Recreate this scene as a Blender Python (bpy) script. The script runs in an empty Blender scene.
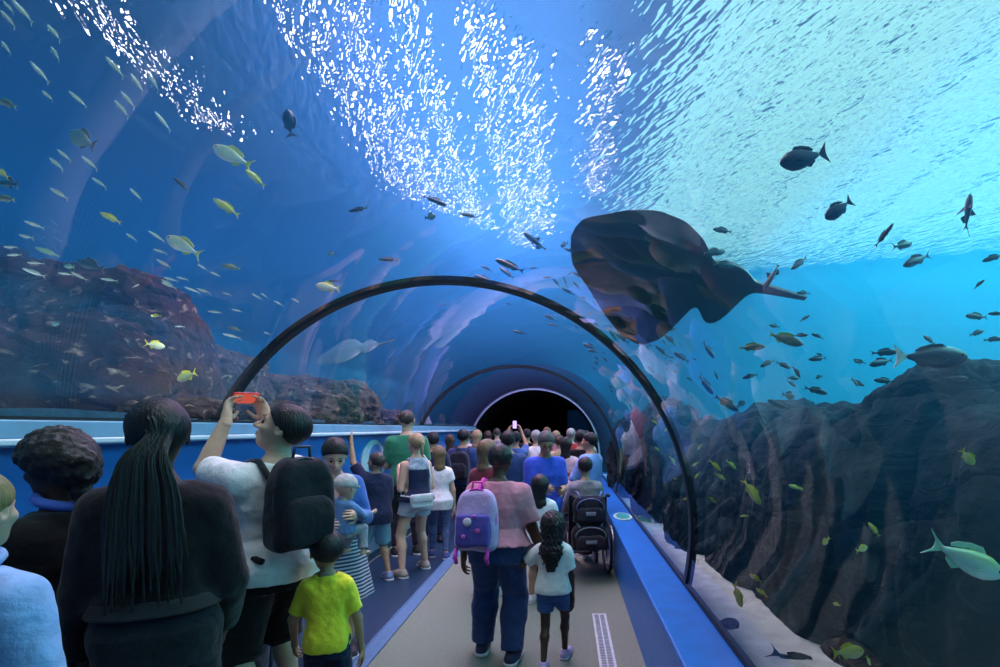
import bpy, bmesh, math, random
import numpy as np
from mathutils import Vector, Matrix
random.seed(7)
rng = np.random.default_rng(11)
SC = bpy.context.scene
COL = SC.collection
# ---- picture frame of the photograph -> metres (eye height 1.7 m, tunnel runs along +Y)
F, VX, VY, EYE = 520.0, 566.0, 428.0, 1.70
def at(px, py, d):
    return Vector(((px - VX) * d / F, d, EYE - (py - VY) * d / F))
def floor_d(py, z=0.0):
    return (EYE - z) * F / (py - VY)

# ---------------------------------------------------------------- objects
def link(o, parent=None):
    COL.objects.link(o)
    if parent is not None:
        o.parent = parent
    return o
def tag(o, label=None, cat=None, group=None, kind=None):
    if label: o['label'] = label
    if cat: o['category'] = cat
    if group: o['group'] = group
    if kind: o['kind'] = kind
    return o
def mesh_obj(name, V, Fc, mat, parent=None, smooth=True, mats=None, mi=None):
    me = bpy.data.meshes.new(name)
    me.from_pydata([tuple(map(float, v)) for v in V], [], [tuple(map(int, f)) for f in Fc])
    for m in (mats or [mat]):
        if m is not None: me.materials.append(m)
    if mi is not None:
        me.polygons.foreach_set('material_index', np.asarray(mi, dtype=np.int32))
    if smooth:
        me.polygons.foreach_set('use_smooth', np.ones(len(me.polygons), dtype=bool))
    me.update()
    return link(bpy.data.objects.new(name, me), parent)
def empty(name, loc=(0, 0, 0), rz=0.0):
    o = bpy.data.objects.new(name, None)
    o.empty_display_size = 0.1
    o.location = loc
    o.rotation_euler = (0, 0, rz)
    return link(o)

class MB:
    """collects simple solids into one mesh"""
    def __init__(s): s.V, s.Fc = [], []
    def add(s, V, Fc):
        n = len(s.V); s.V += [tuple(v) for v in V]
        s.Fc += [tuple(i + n for i in f) for f in Fc]; return s
    def box(s, c, size, R=None):
        hx, hy, hz = [a / 2 for a in size]
        P = [Vector((x, y, z)) for x in (-hx, hx) for y in (-hy, hy) for z in (-hz, hz)]
        if R is not None: P = [R @ p for p in P]
        P = [p + Vector(c) for p in P]
        return s.add(P, [(0, 1, 3, 2), (4, 6, 7, 5), (0, 4, 5, 1), (2, 3, 7, 6), (0, 2, 6, 4), (1, 5, 7, 3)])
    def rbox(s, c, size, r=0.02, R=None, seg=2):
        bm = bmesh.new(); bmesh.ops.create_cube(bm, size=1.0)
        for v in bm.verts: v.co = Vector((v.co.x * size[0], v.co.y * size[1], v.co.z * size[2]))
        bmesh.ops.bevel(bm, geom=bm.edges[:], offset=min(r, min(size) * .45), segments=seg, affect='EDGES', profile=.5)
        bm.verts.index_update()
        P = [(R @ v.co if R is not None else v.co.copy()) + Vector(c) for v in bm.verts]
        Fs = [[v.index for v in f.verts] for f in bm.faces]; bm.free()
        return s.add(P, Fs)
    def tube(s, pts, r, n=8, closed=False, caps=True):
        pts = [Vector(p) for p in pts]; m = len(pts)
        rs = r if hasattr(r, '__len__') else [r] * m
        ref = None; V = []; 
        for i, p in enumerate(pts):
            a = pts[i - 1] if (i > 0 or closed) else p
            b = pts[(i + 1) % m] if (i < m - 1 or closed) else p
            t = (b - a).normalized()
            if ref is None:
                ref = Vector((0, 0, 1)) if abs(t.z) < .9 else Vector((1, 0, 0))
            u = (ref - t * ref.dot(t))
            u = u.normalized() if u.length > 1e-6 else t.orthogonal().normalized()
            ref = u; w = t.cross(u)
            for k in range(n):
                A = 2 * math.pi * k / n
                V.append(p + (u * math.cos(A) + w * math.sin(A)) * rs[i])
        Fs = []
        for i in range(m if closed else m - 1):
            for k in range(n):
                a, b = i * n + k, i * n + (k + 1) % n
                c, d = ((i + 1) % m) * n + (k + 1) % n, ((i + 1) % m) * n + k
                Fs.append((a, b, c, d))
        if caps and not closed:
            Fs.append(tuple(reversed(range(n)))); Fs.append(tuple((m - 1) * n + k for k in range(n)))
        return s.add(V, Fs)
    def ball(s, c, r, nu=14, nv=9, R=None):
        r = r if hasattr(r, '__len__') else (r, r, r)
        V, Fs = [], []
        for j in range(nv + 1):
            th = math.pi * j / nv
            for i in range(nu):
                ph = 2 * math.pi * i / nu
                p = Vector((r[0] * math.sin(th) * math.cos(ph), r[1] * math.sin(th) * math.sin(ph), r[2] * math.cos(th)))
                if R is not None: p = R @ p
                V.append(p + Vector(c))
        for j in range(nv):
            for i in range(nu):
                Fs.append((j * nu + i, (j + 1) * nu + i, (j + 1) * nu + (i + 1) % nu, j * nu + (i + 1) % nu))
        return s.add(V, Fs)
    def prism(s, poly, y0, y1):
        """(x,z) polygon extruded along y"""
        n = len(poly)
        V = [(x, y0, z) for x, z in poly] + [(x, y1, z) for x, z in poly]
        Fs = [tuple(range(n)), tuple(reversed(range(n, 2 * n)))]
        Fs += [(i, i + n, (i + 1) % n + n, (i + 1) % n) for i in range(n)]
        return s.add(V, Fs)
    def obj(s, name, mat, parent=None, smooth=False):
        o = mesh_obj(name, s.V, s.Fc, mat, parent, smooth)
        return o

# ---------------------------------------------------------------- materials
def new_mat(name):
    m = bpy.data.materials.new(name); m.use_nodes = True
    nt = m.node_tree; nt.nodes.clear()
    out = nt.nodes.new('ShaderNodeOutputMaterial')
    return m, nt, out
def N(nt, t, **kw):
    n = nt.nodes.new(t)
    for k, v in kw.items():
        if k in n.inputs: n.inputs[k].default_value = v
        else: setattr(n, k, v)
    return n
def c4(c): return (c[0], c[1], c[2], 1.0)
_mc = {}
def paint(name, col, rough=.6, var=.12, scale=18.0, bump=0.0, bscale=None, metal=0.0, spec=.4, col2=None, sheen=0.0):
    """procedural surface: two close tones broken by noise"""
    if name in _mc: return _mc[name]
    m, nt, out = new_mat(name)
    b = N(nt, 'ShaderNodeBsdfPrincipled'); b.inputs['Roughness'].default_value = rough
    b.inputs['Metallic'].default_value = metal; b.inputs['Specular IOR Level'].default_value = spec
    if sheen: b.inputs['Sheen Weight'].default_value = sheen
    tc = N(nt, 'ShaderNodeTexCoord'); no = N(nt, 'ShaderNodeTexNoise'); no.inputs['Scale'].default_value = scale
    no.inputs['Detail'].default_value = 4
    nt.links.new(tc.outputs['Object'], no.inputs['Vector'])
    mx = N(nt, 'ShaderNodeMix', data_type='RGBA')
    a = [max(0, x * (1 - var)) for x in col]; c2 = col2 or [min(1, x * (1 + var)) for x in col]
    mx.inputs['A'].default_value = c4(a); mx.inputs['B'].default_value = c4(c2)
    mr = N(nt, 'ShaderNodeMapRange'); mr.inputs['From Min'].default_value = .3; mr.inputs['From Max'].default_value = .7
    nt.links.new(no.outputs['Fac'], mr.inputs['Value']); nt.links.new(mr.outputs['Result'], mx.inputs['Factor'])
    nt.links.new(mx.outputs['Result'], b.inputs['Base Color'])
    if bump:
        n2 = N(nt, 'ShaderNodeTexNoise'); n2.inputs['Scale'].default_value = bscale or scale * 3
        n2.inputs['Detail'].default_value = 5
        nt.links.new(tc.outputs['Object'], n2.inputs['Vector'])
        bp = N(nt, 'ShaderNodeBump'); bp.inputs['Strength'].default_value = bump; bp.inputs['Distance'].default_value = .02
        nt.links.new(n2.outputs['Fac'], bp.inputs['Height']); nt.links.new(bp.outputs['Normal'], b.inputs['Normal'])
    nt.links.new(b.outputs[0], out.inputs['Surface'])
    _mc[name] = m
    return m
def glow(name, col, strength):
    if name in _mc: return _mc[name]
    m, nt, out = new_mat(name)
    e = N(nt, 'ShaderNodeEmission', Strength=strength); e.inputs['Color'].default_value = c4(col)
    nt.links.new(e.outputs[0], out.inputs['Surface']); _mc[name] = m
    return m
# ================================================================ the setting
CX, CZ, RAD = -0.87, 0.977, 1.76
LEDGE_Z, WALL_R = 0.565, 0.57
A0 = math.asin((0.60 - CZ) / RAD)                     # right foot of the arch
A1 = math.pi - math.asin((1.64 - CZ) / RAD)           # left foot of the arch
def arc(r, n=150, a0=A0, a1=A1):
    return [(CX + r * math.cos(a0 + (a1 - a0) * i / n), CZ + r * math.sin(a0 + (a1 - a0) * i / n)) for i in range(n + 1)]
RIBS = [-1.45, 3.7, 8.85]
YE = 14.0                                             # far end of the acrylic
Y0 = -6.0
SURF = 6.3                                            # water level
carpet = paint('carpet', (.19, .24, .19), .95, .16, 60, .35, 220)
rubber = paint('rubber', (.012, .038, .085), .38, .15, 30, .15, 90, spec=.5)
steelblue = paint('strip_metal', (.10, .20, .36), .35, .1, 20)
bluep = paint('blue_wall', (.012, .15, .50), .38, .08, 5, .05, 200)
bluel = paint('blue_ledge', (.010, .165, .56), .38, .10, 9, .08, 150)
paleb = paint('pale_ledge', (.22, .42, .62), .45, .08, 8)
white = paint('white_strip', (.62, .74, .84), .4, .05, 8)
darkst = paint('dark_joint', (.015, .02, .03), .5)
black = paint('black_paint', (.006, .006, .009), .8)

def struct(o): return tag(o, kind='structure')
# floor: carpet lane, rubber lane
fl = MB().box((-0.8, 8.8, -.05), (4.0, 29.6, .1)).obj('floor', carpet); struct(fl)
m = MB().box((-2.0, 4.0, .004), (.92, 20, .008)); o = m.obj('floor_walkway', rubber); struct(o)
m = MB().box((-1.475, 4.0, .008), (.125, 20, .016)).box((-1.535, 4.0, .014), (.012, 20, .02)); o = m.obj('trim_1', steelblue); struct(o)
# right low wall and its ledge
m = MB(); m.prism([(WALL_R, 0), (WALL_R, LEDGE_Z - .03), (.845, LEDGE_Z - .03), (.845, 0)], Y0, YE); struct(m.obj('wall_right', bluep))
m = MB().rbox((.702, (Y0 + YE) / 2, LEDGE_Z - .012), (.29, YE - Y0, .045), .012); struct(m.obj('trim_2', bluel, smooth=False))
m = MB().box((.578, 4, .04), (.012, 20, .08)); struct(m.obj('baseboard_right', darkst))
m = MB().box((.86, 4, LEDGE_Z + .02), (.03, 20, .035)); struct(m.obj('trim_3', darkst))
# left wall: panel, ribbed grille band, ledge mouldings
WL = -2.5
struct(MB().box((WL - .06, 4, 1.16), (.12, 20, .90)).obj('wall_left', bluep))
struct(MB().box((WL - .05, 4, .36), (.10, 20, .72)).obj('wall_left_base', paint('grille_back', (.05, .10, .17), .5)))
m = MB()
for i in range(30):
    z = .105 + i * .0205
    m.prism([(WL - .004, z), (WL + .022, z + .004), (WL + .022, z + .010), (WL - .004, z + .013)], Y0, YE)
struct(m.obj('trim_8', paint('grille_slats', (.20, .36, .52), .4, .05)))
struct(MB().box((WL - .005, 4, .735), (.03, 20, .03)).obj('trim_4', darkst))
struct(MB().rbox((WL + .02, 4, 1.636), (.15, 20, .032), .008).obj('trim_5', white))
struct(MB().rbox((WL + .02, 4, 1.695), (.13, 20, .085), .008).obj('trim_6', paleb))
struct(MB().box((WL + .03, 4, 1.745), (.10, 20, .016)).obj('trim_7', darkst))

def acrylic():
    m, nt, out = new_mat('acrylic')
    tr = N(nt, 'ShaderNodeBsdfTransparent'); tr.inputs['Color'].default_value = (.90, .97, 1, 1)
    gl = N(nt, 'ShaderNodeBsdfGlossy'); gl.inputs['Roughness'].default_value = .02; gl.inputs['Color'].default_value = (1, 1, 1, 1)
    f0 = N(nt, 'ShaderNodeFresnel', IOR=1.45)
    fr = N(nt, 'ShaderNodeMath', operation='MULTIPLY'); fr.inputs[1].default_value = .76; nt.links.new(f0.outputs[0], fr.inputs[0])
    tc = N(nt, 'ShaderNodeTexCoord'); no = N(nt, 'ShaderNodeTexNoise', Scale=1.1)
    nt.links.new(tc.outputs['Object'], no.inputs['Vector'])
    bp = N(nt, 'ShaderNodeBump', Strength=.10, Distance=.05)
    nt.links.new(no.outputs['Fac'], bp.inputs['Height'])
    nt.links.new(bp.outputs['Normal'], gl.inputs['Normal'])
    mx = N(nt, 'ShaderNodeMixShader')
    nt.links.new(fr.outputs[0], mx.inputs[0]); nt.links.new(tr.outputs[0], mx.inputs[1]); nt.links.new(gl.outputs[0], mx.inputs[2])
    nt.links.new(mx.outputs[0], out.inputs['Surface'])
    m2, nt2, out2 = new_mat('acrylic_outer')
    t2 = N(nt2, 'ShaderNodeBsdfTransparent'); nt2.links.new(t2.outputs[0], out2.inputs['Surface'])
    return m, m2
ACR, ACR2 = acrylic()
def shell(name, y0, y1):
    n = 96; inn = arc(RAD, n); outr = arc(RAD + .07, n)
    V, Fs, mi = [], [], []
    k = n + 1; ny = 12; ys = np.linspace(y0, y1, ny)
    def sheet(prof, flip, m):          # one curved face, its vertices its own so that its normals stay true
        b = len(V)
        for y in ys: V.extend([(x, y, z) for x, z in prof])
        for j in range(ny - 1):
            for i in range(n):
                f = (b + j * k + i, b + j * k + i + 1, b + (j + 1) * k + i + 1, b + (j + 1) * k + i)
                Fs.append(f[::-1] if flip else f); mi.append(m)
    sheet(inn, False, 0); sheet(outr, True, 1)
    for y, fl in ((y0, False), (y1, True)):
        b = len(V); V.extend([(x, y, z) for x, z in inn] + [(x, y, z) for x, z in outr])
        for i in range(n):
            f = (b + i, b + k + i, b + k + i + 1, b + i + 1); Fs.append(f[::-1] if fl else f); mi.append(1)
    for i in (0, n):
        b = len(V); V.extend([(inn[i][0], y0, inn[i][1]), (inn[i][0], y1, inn[i][1]), (outr[i][0], y1, outr[i][1]), (outr[i][0], y0, outr[i][1])]); Fs.append((b, b + 1, b + 2, b + 3)); mi.append(1)
    o = mesh_obj(name, V, Fs, None, None, True, [ACR, ACR2], mi)
    return struct(o)
ys = [Y0] + RIBS + [YE]
for i in range(len(ys) - 1):
    shell('window_%d' % (i + 1), ys[i] + (.02 if i else 0), ys[i + 1] - .02)
ribm = paint('rib_steel', (.018, .028, .045), .5, .1)
def ring(name, y, w, t, mat):
    n = 150; i0 = arc(RAD - .012, n); o0 = arc(RAD + .038, n)
    poly = i0 + o0[::-1]
    V = [(x, y - w / 2, z) for x, z in i0] + [(x, y - w / 2, z) for x, z in o0] + [(x, y + w / 2, z) for x, z in i0] + [(x, y + w / 2, z) for x, z in o0]
    k = n + 1; Fs = []
    for i in range(n):
        Fs += [(i, i + k, i + k + 1, i + 1), (i + 2 * k, i + 2 * k + 1, i + 3 * k + 1, i + 3 * k),
               (i, i + 1, i + 2 * k + 1, i + 2 * k), (i + k, i + 3 * k, i + 3 * k + 1, i + k + 1)]
    Fs += [(0, 2 * k, 3 * k, k), (n, n + k, n + 3 * k, n + 2 * k)]
    return struct(mesh_obj(name, V, Fs, mat, None, False))
for i, y in enumerate(RIBS): ring('trim_%d' % (10 + i), y, .07, .1, ribm)
ring('trim_13', YE - .02, .05, .1, paint('ring_pale', (.35, .55, .70), .4))
# far portal: end wall round the arch, dark corridor beyond
ip = [(CX + RAD + .06, -.1)] + arc(RAD + .06, 60) + [(WL - .06, -.1)]; op = [(CX + 2.45, -.1)] + arc(2.45, 60) + [(CX - 2.45, -.1)]; k = len(ip)
V = [(x, YE + .02, z) for x, z in ip] + [(x, YE + .02, z) for x, z in op] + [(x, YE + .3, z) for x, z in ip] + [(x, YE + .3, z) for x, z in op]
Fs = []
for i in range(k - 1):
    Fs += [(i, i + k, i + k + 1, i + 1), (i + 2 * k, i + 2 * k + 1, i + 3 * k + 1, i + 3 * k), (i, i + 1, i + 2 * k + 1, i + 2 * k), (i + k, i + 3 * k, i + 3 * k + 1, i + k + 1)]
Fs += [(0, 2 * k, 3 * k, k), (k - 1, 2 * k - 1, 4 * k - 1, 3 * k - 1)]
struct(mesh_obj('wall_end', V, Fs, paint('end_wall', (.006, .03, .075), .7), None, False))
V = [(x, YE + .3, z) for x, z in ip] + [(x, 23.5, z) for x, z in ip]
Fs = [(i, i + 1, i + 1 + k, i + k) for i in range(k - 1)] + [tuple(range(k, 2 * k))]
struct(mesh_obj('wall_corridor', V, Fs, black, None, False))
struct(MB().box((.42, 17.4, 1.15), (.75, .12, 2.3)).obj('wall_corridor_pier', paint('pier', (.03, .16, .30), .6)))
# closing wall behind the viewer
struct(MB().box((-.9, Y0 - .1, 1.5), (5.2, .1, 3.4)).obj('wall_back', paint('rear_wall', (.06, .08, .11), .8)))

# ---- tank: walls, floor, water, roof with its lamps
XL, XR, YB = -15.0, 20.0, 24.0
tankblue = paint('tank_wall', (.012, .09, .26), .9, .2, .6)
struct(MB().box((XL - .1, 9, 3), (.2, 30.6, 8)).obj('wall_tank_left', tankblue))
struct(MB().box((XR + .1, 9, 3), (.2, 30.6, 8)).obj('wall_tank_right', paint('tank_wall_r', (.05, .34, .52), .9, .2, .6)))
struct(MB().box((2.5, Y0 - .3, 3), (35.4, .2, 8)).obj('wall_tank_back', tankblue))
struct(MB().box((2.5, YB + .2, 3), (35.4, .2, 8)).obj('wall_tank_far', tankblue))

def water_body():
    m, nt, out = new_mat('water')
    sc = N(nt, 'ShaderNodeVolumeScatter', Density=.10, Anisotropy=.2); sc.inputs['Color'].default_value = (.052, .45, 1, 1)
    ab = N(nt, 'ShaderNodeVolumeAbsorption', Density=.11); ab.inputs['Color'].default_value = (.35, .80, .95, 1)
    ad = N(nt, 'ShaderNodeAddShader')
    nt.links.new(sc.outputs[0], ad.inputs[0]); nt.links.new(ab.outputs[0], ad.inputs[1]); nt.links.new(ad.outputs[0], out.inputs['Volume'])
    poly = [(.93, .3), (XR, .3), (XR, SURF), (XL, SURF), (XL, 1.55), (WL - .13, 1.55)] + arc(RAD + .075, 40)[::-1]
    bm = bmesh.new(); vs = [bm.verts.new((x, Y0, z)) for x, z in poly]; f = bm.faces.new(vs)
    ext = bmesh.ops.extrude_face_region(bm, geom=[f])
    for v in [e for e in ext['geom'] if isinstance(e, bmesh.types.BMVert)]: v.co.y = YB
    bmesh.ops.triangulate(bm, faces=[f for f in bm.faces if len(f.verts) > 4])
    bmesh.ops.recalc_face_normals(bm, faces=bm.faces[:])
    me = bpy.data.meshes.new('water'); bm.to_mesh(me); bm.free(); me.materials.append(m)
    o = link(bpy.data.objects.new('water', me)); return struct(o)
water_body()

def water_surface():
    m, nt, out = new_mat('water_surface')
    tc = N(nt, 'ShaderNodeTexCoord'); mp = N(nt, 'ShaderNodeMapping'); mp.inputs['Scale'].default_value = (1, 1, 1)
    mp.inputs['Rotation'].default_value = (0, 0, math.radians(-28))
    nt.links.new(tc.outputs['Object'], mp.inputs['Vector'])
    m2 = N(nt, 'ShaderNodeMapping'); m2.inputs['Scale'].default_value = (7.0, 2.3, 1)
    nt.links.new(mp.outputs[0], m2.inputs['Vector'])
    n1 = N(nt, 'ShaderNodeTexNoise', Scale=1.0, Detail=1.5, Distortion=.5); nt.links.new(m2.outputs[0], n1.inputs['Vector'])
    n2 = N(nt, 'ShaderNodeTexNoise', Scale=1.7, Detail=1.0); nt.links.new(m2.outputs[0], n2.inputs['Vector'])
    ad = N(nt, 'ShaderNodeMath', operation='MULTIPLY_ADD'); ad.inputs[1].default_value = .5
    nt.links.new(n2.outputs['Fac'], ad.inputs[0]); nt.links.new(n1.outputs['Fac'], ad.inputs[2])
    bp = N(nt, 'ShaderNodeBump', Strength=1.0, Distance=.115); nt.links.new(ad.outputs[0], bp.inputs['Height'])
    rf = N(nt, 'ShaderNodeBsdfRefraction', IOR=1.33, Roughness=0.0)
    rf.inputs['Color'].default_value = (.85, .97, 1, 1)
    nt.links.new(bp.outputs['Normal'], rf.inputs['Normal'])
    nt.links.new(rf.outputs[0], out.inputs['Surface'])
    V = [(XL, Y0, SURF - .02), (XR, Y0, SURF - .02), (XR, YB, SURF - .02), (XL, YB, SURF - .02)]
    # faces look down
    o = mesh_obj('water_surface', V, [(0, 3, 2, 1)], m, None, False); return struct(o)
water_surface()
# roof of the hall
struct(MB().box((2.5, 9, 10.05), (43, 40, .1)).obj('ceiling', paint('roof', (.30, .34, .50), .9)))
for i, (c, sz) in enumerate([((-16.6, 9, 8.2), (.1, 38, 4)), ((23.6, 9, 8.2), (.1, 38, 4)), ((2.5, 28, 8.2), (43, .1, 4)), ((2.5, -10, 8.2), (43, .1, 4))]):
    struct(MB().box(c, sz).obj('wall_hall_%s' % ['left', 'right', 'far', 'near'][i], paint('hall', (.03, .09, .20), .9)))
sky = glow('skylight_glow', (.50, .82, 1.0), 1.55)
for i in range(13):
    struct(MB().box((2.6 + i * 1.5, 5.3 + .25 * (6 - i), 9.9), (1.30, 22 + .5 * (6 - i), .06)).obj('window_skylight_%d' % (i + 1), sky))
lampm = glow('strip_lamp_glow', (1.0, .70, 1.0), 8.0)
housing = paint('lamp_housing', (.05, .05, .06), .5)
H = 6.0
STRIPS = [(-1.0, 6.1, 9.2), (-.585, 6.4, 11.6), (-.475, 6.2, 12.5), (-.36, 6.0, 13.2), (-.20, 6.5, 14.5), (-.10, 7.2, 13.5), (.10, 7.2, 11.6)]
for i, (k, ya, yb) in enumerate(STRIPS):
    e = empty('strip_lamp', (k * H, (ya + yb) / 2, EYE + H))
    tag(e, 'row of bright lamps on a rail over the water, %s' % ['leftmost of seven', 'second from the left', 'third from the left', 'middle of seven', 'third from the right', 'second from the right', 'rightmost of seven'][i], 'lamp', 'strip lamps above the water')
    nl = int((yb - ya) / .33)
    for j in range(nl):
        MB().box((rng.uniform(-.02, .02), -(yb - ya) / 2 + (j + .5) * (yb - ya) / nl, 0), (.11, .13, .05)).obj('glowing_panel', lampm, e)
    MB().box((0, 0, .07), (.19, yb - ya + .06, .08)).obj('housing', housing, e)
    for hy in (-.4, .4): MB().tube([(0, hy * (yb - ya), .10), (0, hy * (yb - ya), 10.0 - EYE - H)], .012, 6).obj('hanger', housing, e)

def area(name, loc, size, power, col, rot=(0, 0, 0), sy=None, spread=math.pi):
    L = bpy.data.lights.new(name, 'AREA'); L.energy = power; L.color = col; L.size = size; L.spread = spread
    if sy: L.shape = 'RECTANGLE'; L.size_y = sy
    o = bpy.data.objects.new(name, L); o.location = loc; o.rotation_euler = rot
    return link(o)
area('tank_light_right', (9.4, 7, SURF - .1), 9.5, 4600, (.20, .72, 1.0), sy=18)
area('tank_light_centre', (-1.2, 9, SURF - .1), 3.0, 880, (1.0, .36, .86), sy=10)
area('tank_light_left', (-8.5, 6, SURF - .1), 6, 350, (.03, .39, 1.0), sy=16)
area('tunnel_light', (-.8, 5.2, SURF - .15), 2.4, 230, (.95, .95, 1.0), sy=10, spread=1.9)
area('added_roof_fill', (-1.0, 9, 8.7), 7, 300, (.66, .58, 1.0), rot=(math.pi, 0, 0), sy=16)  # added fill without a fixture, gives the roof a lavender glow behind the glitter
area('added_pier_fill', (.4, 15.2, 2.9), .8, 260, (.2, .6, 1.0), rot=(math.radians(75), 0, 0))  # added unseen fill so that the corridor pier shows blue
area('added_sand_fill', (-2.36, 4.0, 2.34), .12, 20, (.85, 1.0, .92), rot=(0, math.radians(32), 0), sy=8)  # added light with no real lamp there, brightens left sand and rock fronts
area('added_fish_fill', (-2.80, 4.0, 1.90), .12, 22, (.85, 1.0, .98), rot=(0, math.radians(148), 0), sy=7)  # added unseen fill, lifts the left fish and rocks from below

W = bpy.data.worlds.new('world'); SC.world = W; W.use_nodes = True
W.node_tree.nodes['Background'].inputs[0].default_value = (.05, .12, .2, 1); W.node_tree.nodes['Background'].inputs[1].default_value = .3
# ================================================================ smooth solids (distance fields meshed with surface nets)
f32 = np.float32
def V3(*a): return np.array(a if len(a) > 1 else a[0], dtype=float)
def unit(v):
    v = np.asarray(v, float); return v / (np.linalg.norm(v) + 1e-9)
def smin(a, b, k):
    h = np.maximum(k - np.abs(a - b), 0) / k
    return np.minimum(a, b) - h * h * k * .25
def smax(a, b, k): return -smin(-a, -b, k)
def cone(P, a, b, r1, r2):
    a = np.asarray(a, f32); ba = np.asarray(b, f32) - a
    pa = P - a; t = np.clip((pa @ ba) / (ba @ ba + 1e-9), 0, 1)
    d = pa - t[:, None] * ba
    return np.sqrt((d * d).sum(1)) - (r1 + (r2 - r1) * t)
def ell(P, c, r, M=None):
    q = P - np.asarray(c, f32)
    if M is not None: q = q @ np.asarray(M, f32).T
    r = np.asarray(r, f32); q1 = q / r; k0 = np.sqrt((q1 * q1).sum(1)); q2 = q1 / r
    k1 = np.sqrt((q2 * q2).sum(1)) + 1e-6
    return k0 * (k0 - 1) / k1
def wob(P, s, seed=0):
    x, y, z = P[:, 0] * s + seed, P[:, 1] * s - seed * 1.3, P[:, 2] * s + seed * .7
    return (np.sin(x * 1.7 + 1.3 * np.sin(y * 1.1 + z * .6)) + np.sin(y * 2.1 + 1.1 * np.sin(z * 1.4 - x * .5)) + np.sin(z * 1.3 + 1.2 * np.sin(x * 1.5 + y))) / 3
def nets(sdf, lo, hi, h):
    """surface nets of sdf(P)<0 inside the box lo..hi, cell size h -> (verts, quads)"""
    lo = np.asarray(lo, float); n = np.maximum(np.ceil((np.asarray(hi, float) - lo) / h).astype(int) + 1, 3)
    B = 4; nb = -(-n // B); n = nb * B
    xs = [lo[i] + h * np.arange(n[i]) for i in range(3)]
    cs = [lo[i] + h * (B * np.arange(nb[i]) + (B - 1) / 2) for i in range(3)]
    G = np.stack(np.meshgrid(*cs, indexing='ij'), -1).reshape(-1, 3).astype(f32)
    dc = np.empty(len(G), f32)
    for i in range(0, len(G), 200000): dc[i:i + 200000] = sdf(G[i:i + 200000])
    near = (np.abs(dc) < B * h * .87 * 1.7 + .012).reshape(nb)
    dc = dc.reshape(nb)
    up = lambda A: A.repeat(B, 0).repeat(B, 1).repeat(B, 2)
    D = up(dc); idx = np.argwhere(up(near))
    G = (lo + h * idx).astype(f32); vals = np.empty(len(G), f32)
    for i in range(0, len(G), 200000): vals[i:i + 200000] = sdf(G[i:i + 200000])
    D[tuple(idx.T)] = vals
    D[0] = np.maximum(D[0], 1e-4); D[-1] = np.maximum(D[-1], 1e-4)
    D[:, 0] = np.maximum(D[:, 0], 1e-4); D[:, -1] = np.maximum(D[:, -1], 1e-4)
    D[:, :, 0] = np.maximum(D[:, :, 0], 1e-4); D[:, :, -1] = np.maximum(D[:, :, -1], 1e-4)
    S = D < 0
    c = n - 1
    acc = np.zeros(tuple(c) + (3,)); cnt = np.zeros(tuple(c))
    def sl(dx, dy, dz): return (slice(dx, dx + c[0]), slice(dy, dy + c[1]), slice(dz, dz + c[2]))
    corners = [(i, j, k) for i in (0, 1) for j in (0, 1) for k in (0, 1)]
    for A in corners:
        for ax in range(3):
            if A[ax]: continue
            B = list(A); B[ax] = 1
            da, db = D[sl(*A)], D[sl(*B)]
            cr = S[sl(*A)] != S[sl(*B)]
            t = np.where(cr, da / np.where(cr, da - db, 1), 0)
            for q in range(3):
                acc[..., q] += np.where(cr, A[q] + (t if q == ax else 0), 0)
            cnt += cr
    act = cnt > 0
    ids = np.full(tuple(c), -1, dtype=np.int64); ids[act] = np.arange(act.sum())
    ijk = np.argwhere(act)
    V = lo + h * (ijk + acc[act] / cnt[act][:, None])
    F4 = []
    for ax in range(3):
        u, w = (ax + 1) % 3, (ax + 2) % 3
        s0 = [slice(None)] * 3; s1 = [slice(None)] * 3
        s0[ax] = slice(0, n[ax] - 1); s1[ax] = slice(1, n[ax])
        cr = S[tuple(s0)] != S[tuple(s1)]
        E = np.argwhere(cr)
        E = E[(E[:, u] > 0) & (E[:, w] > 0) & (E[:, u] < n[u] - 1) & (E[:, w] < n[w] - 1)]
        if not len(E): continue
        ins = S[tuple(s0)][tuple(E.T)]
        def cid(du, dw):
            q = E.copy(); q[:, u] -= du; q[:, w] -= dw
            return ids[tuple(q.T)]
        Q = np.stack([cid(1, 1), cid(0, 1), cid(0, 0), cid(1, 0)], 1)
        Q[~ins] = Q[~ins][:, ::-1]
        F4.append(Q)
    Q = np.concatenate(F4) if F4 else np.zeros((0, 4), int)
    return V, Q
def joinm(parts):
    Vs, Qs, o = [], [], 0
    for V, Q in parts:
        Vs.append(V); Qs.append(Q + o); o += len(V)
    return np.concatenate(Vs), np.concatenate(Qs)
def quad_obj(name, V, Q, mat, parent=None):
    me = bpy.data.meshes.new(name)
    me.vertices.add(len(V)); me.vertices.foreach_set('co', np.asarray(V, f32).ravel())
    me.loops.add(Q.size); me.loops.foreach_set('vertex_index', Q.astype(np.int32).ravel())
    me.polygons.add(len(Q)); me.polygons.foreach_set('loop_start', np.arange(0, Q.size, 4, dtype=np.int32))
    me.polygons.foreach_set('use_smooth', np.ones(len(Q), bool))
    me.materials.append(mat); me.update(calc_edges=True); me.validate()
    return link(bpy.data.objects.new(name, me), parent)
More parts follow.
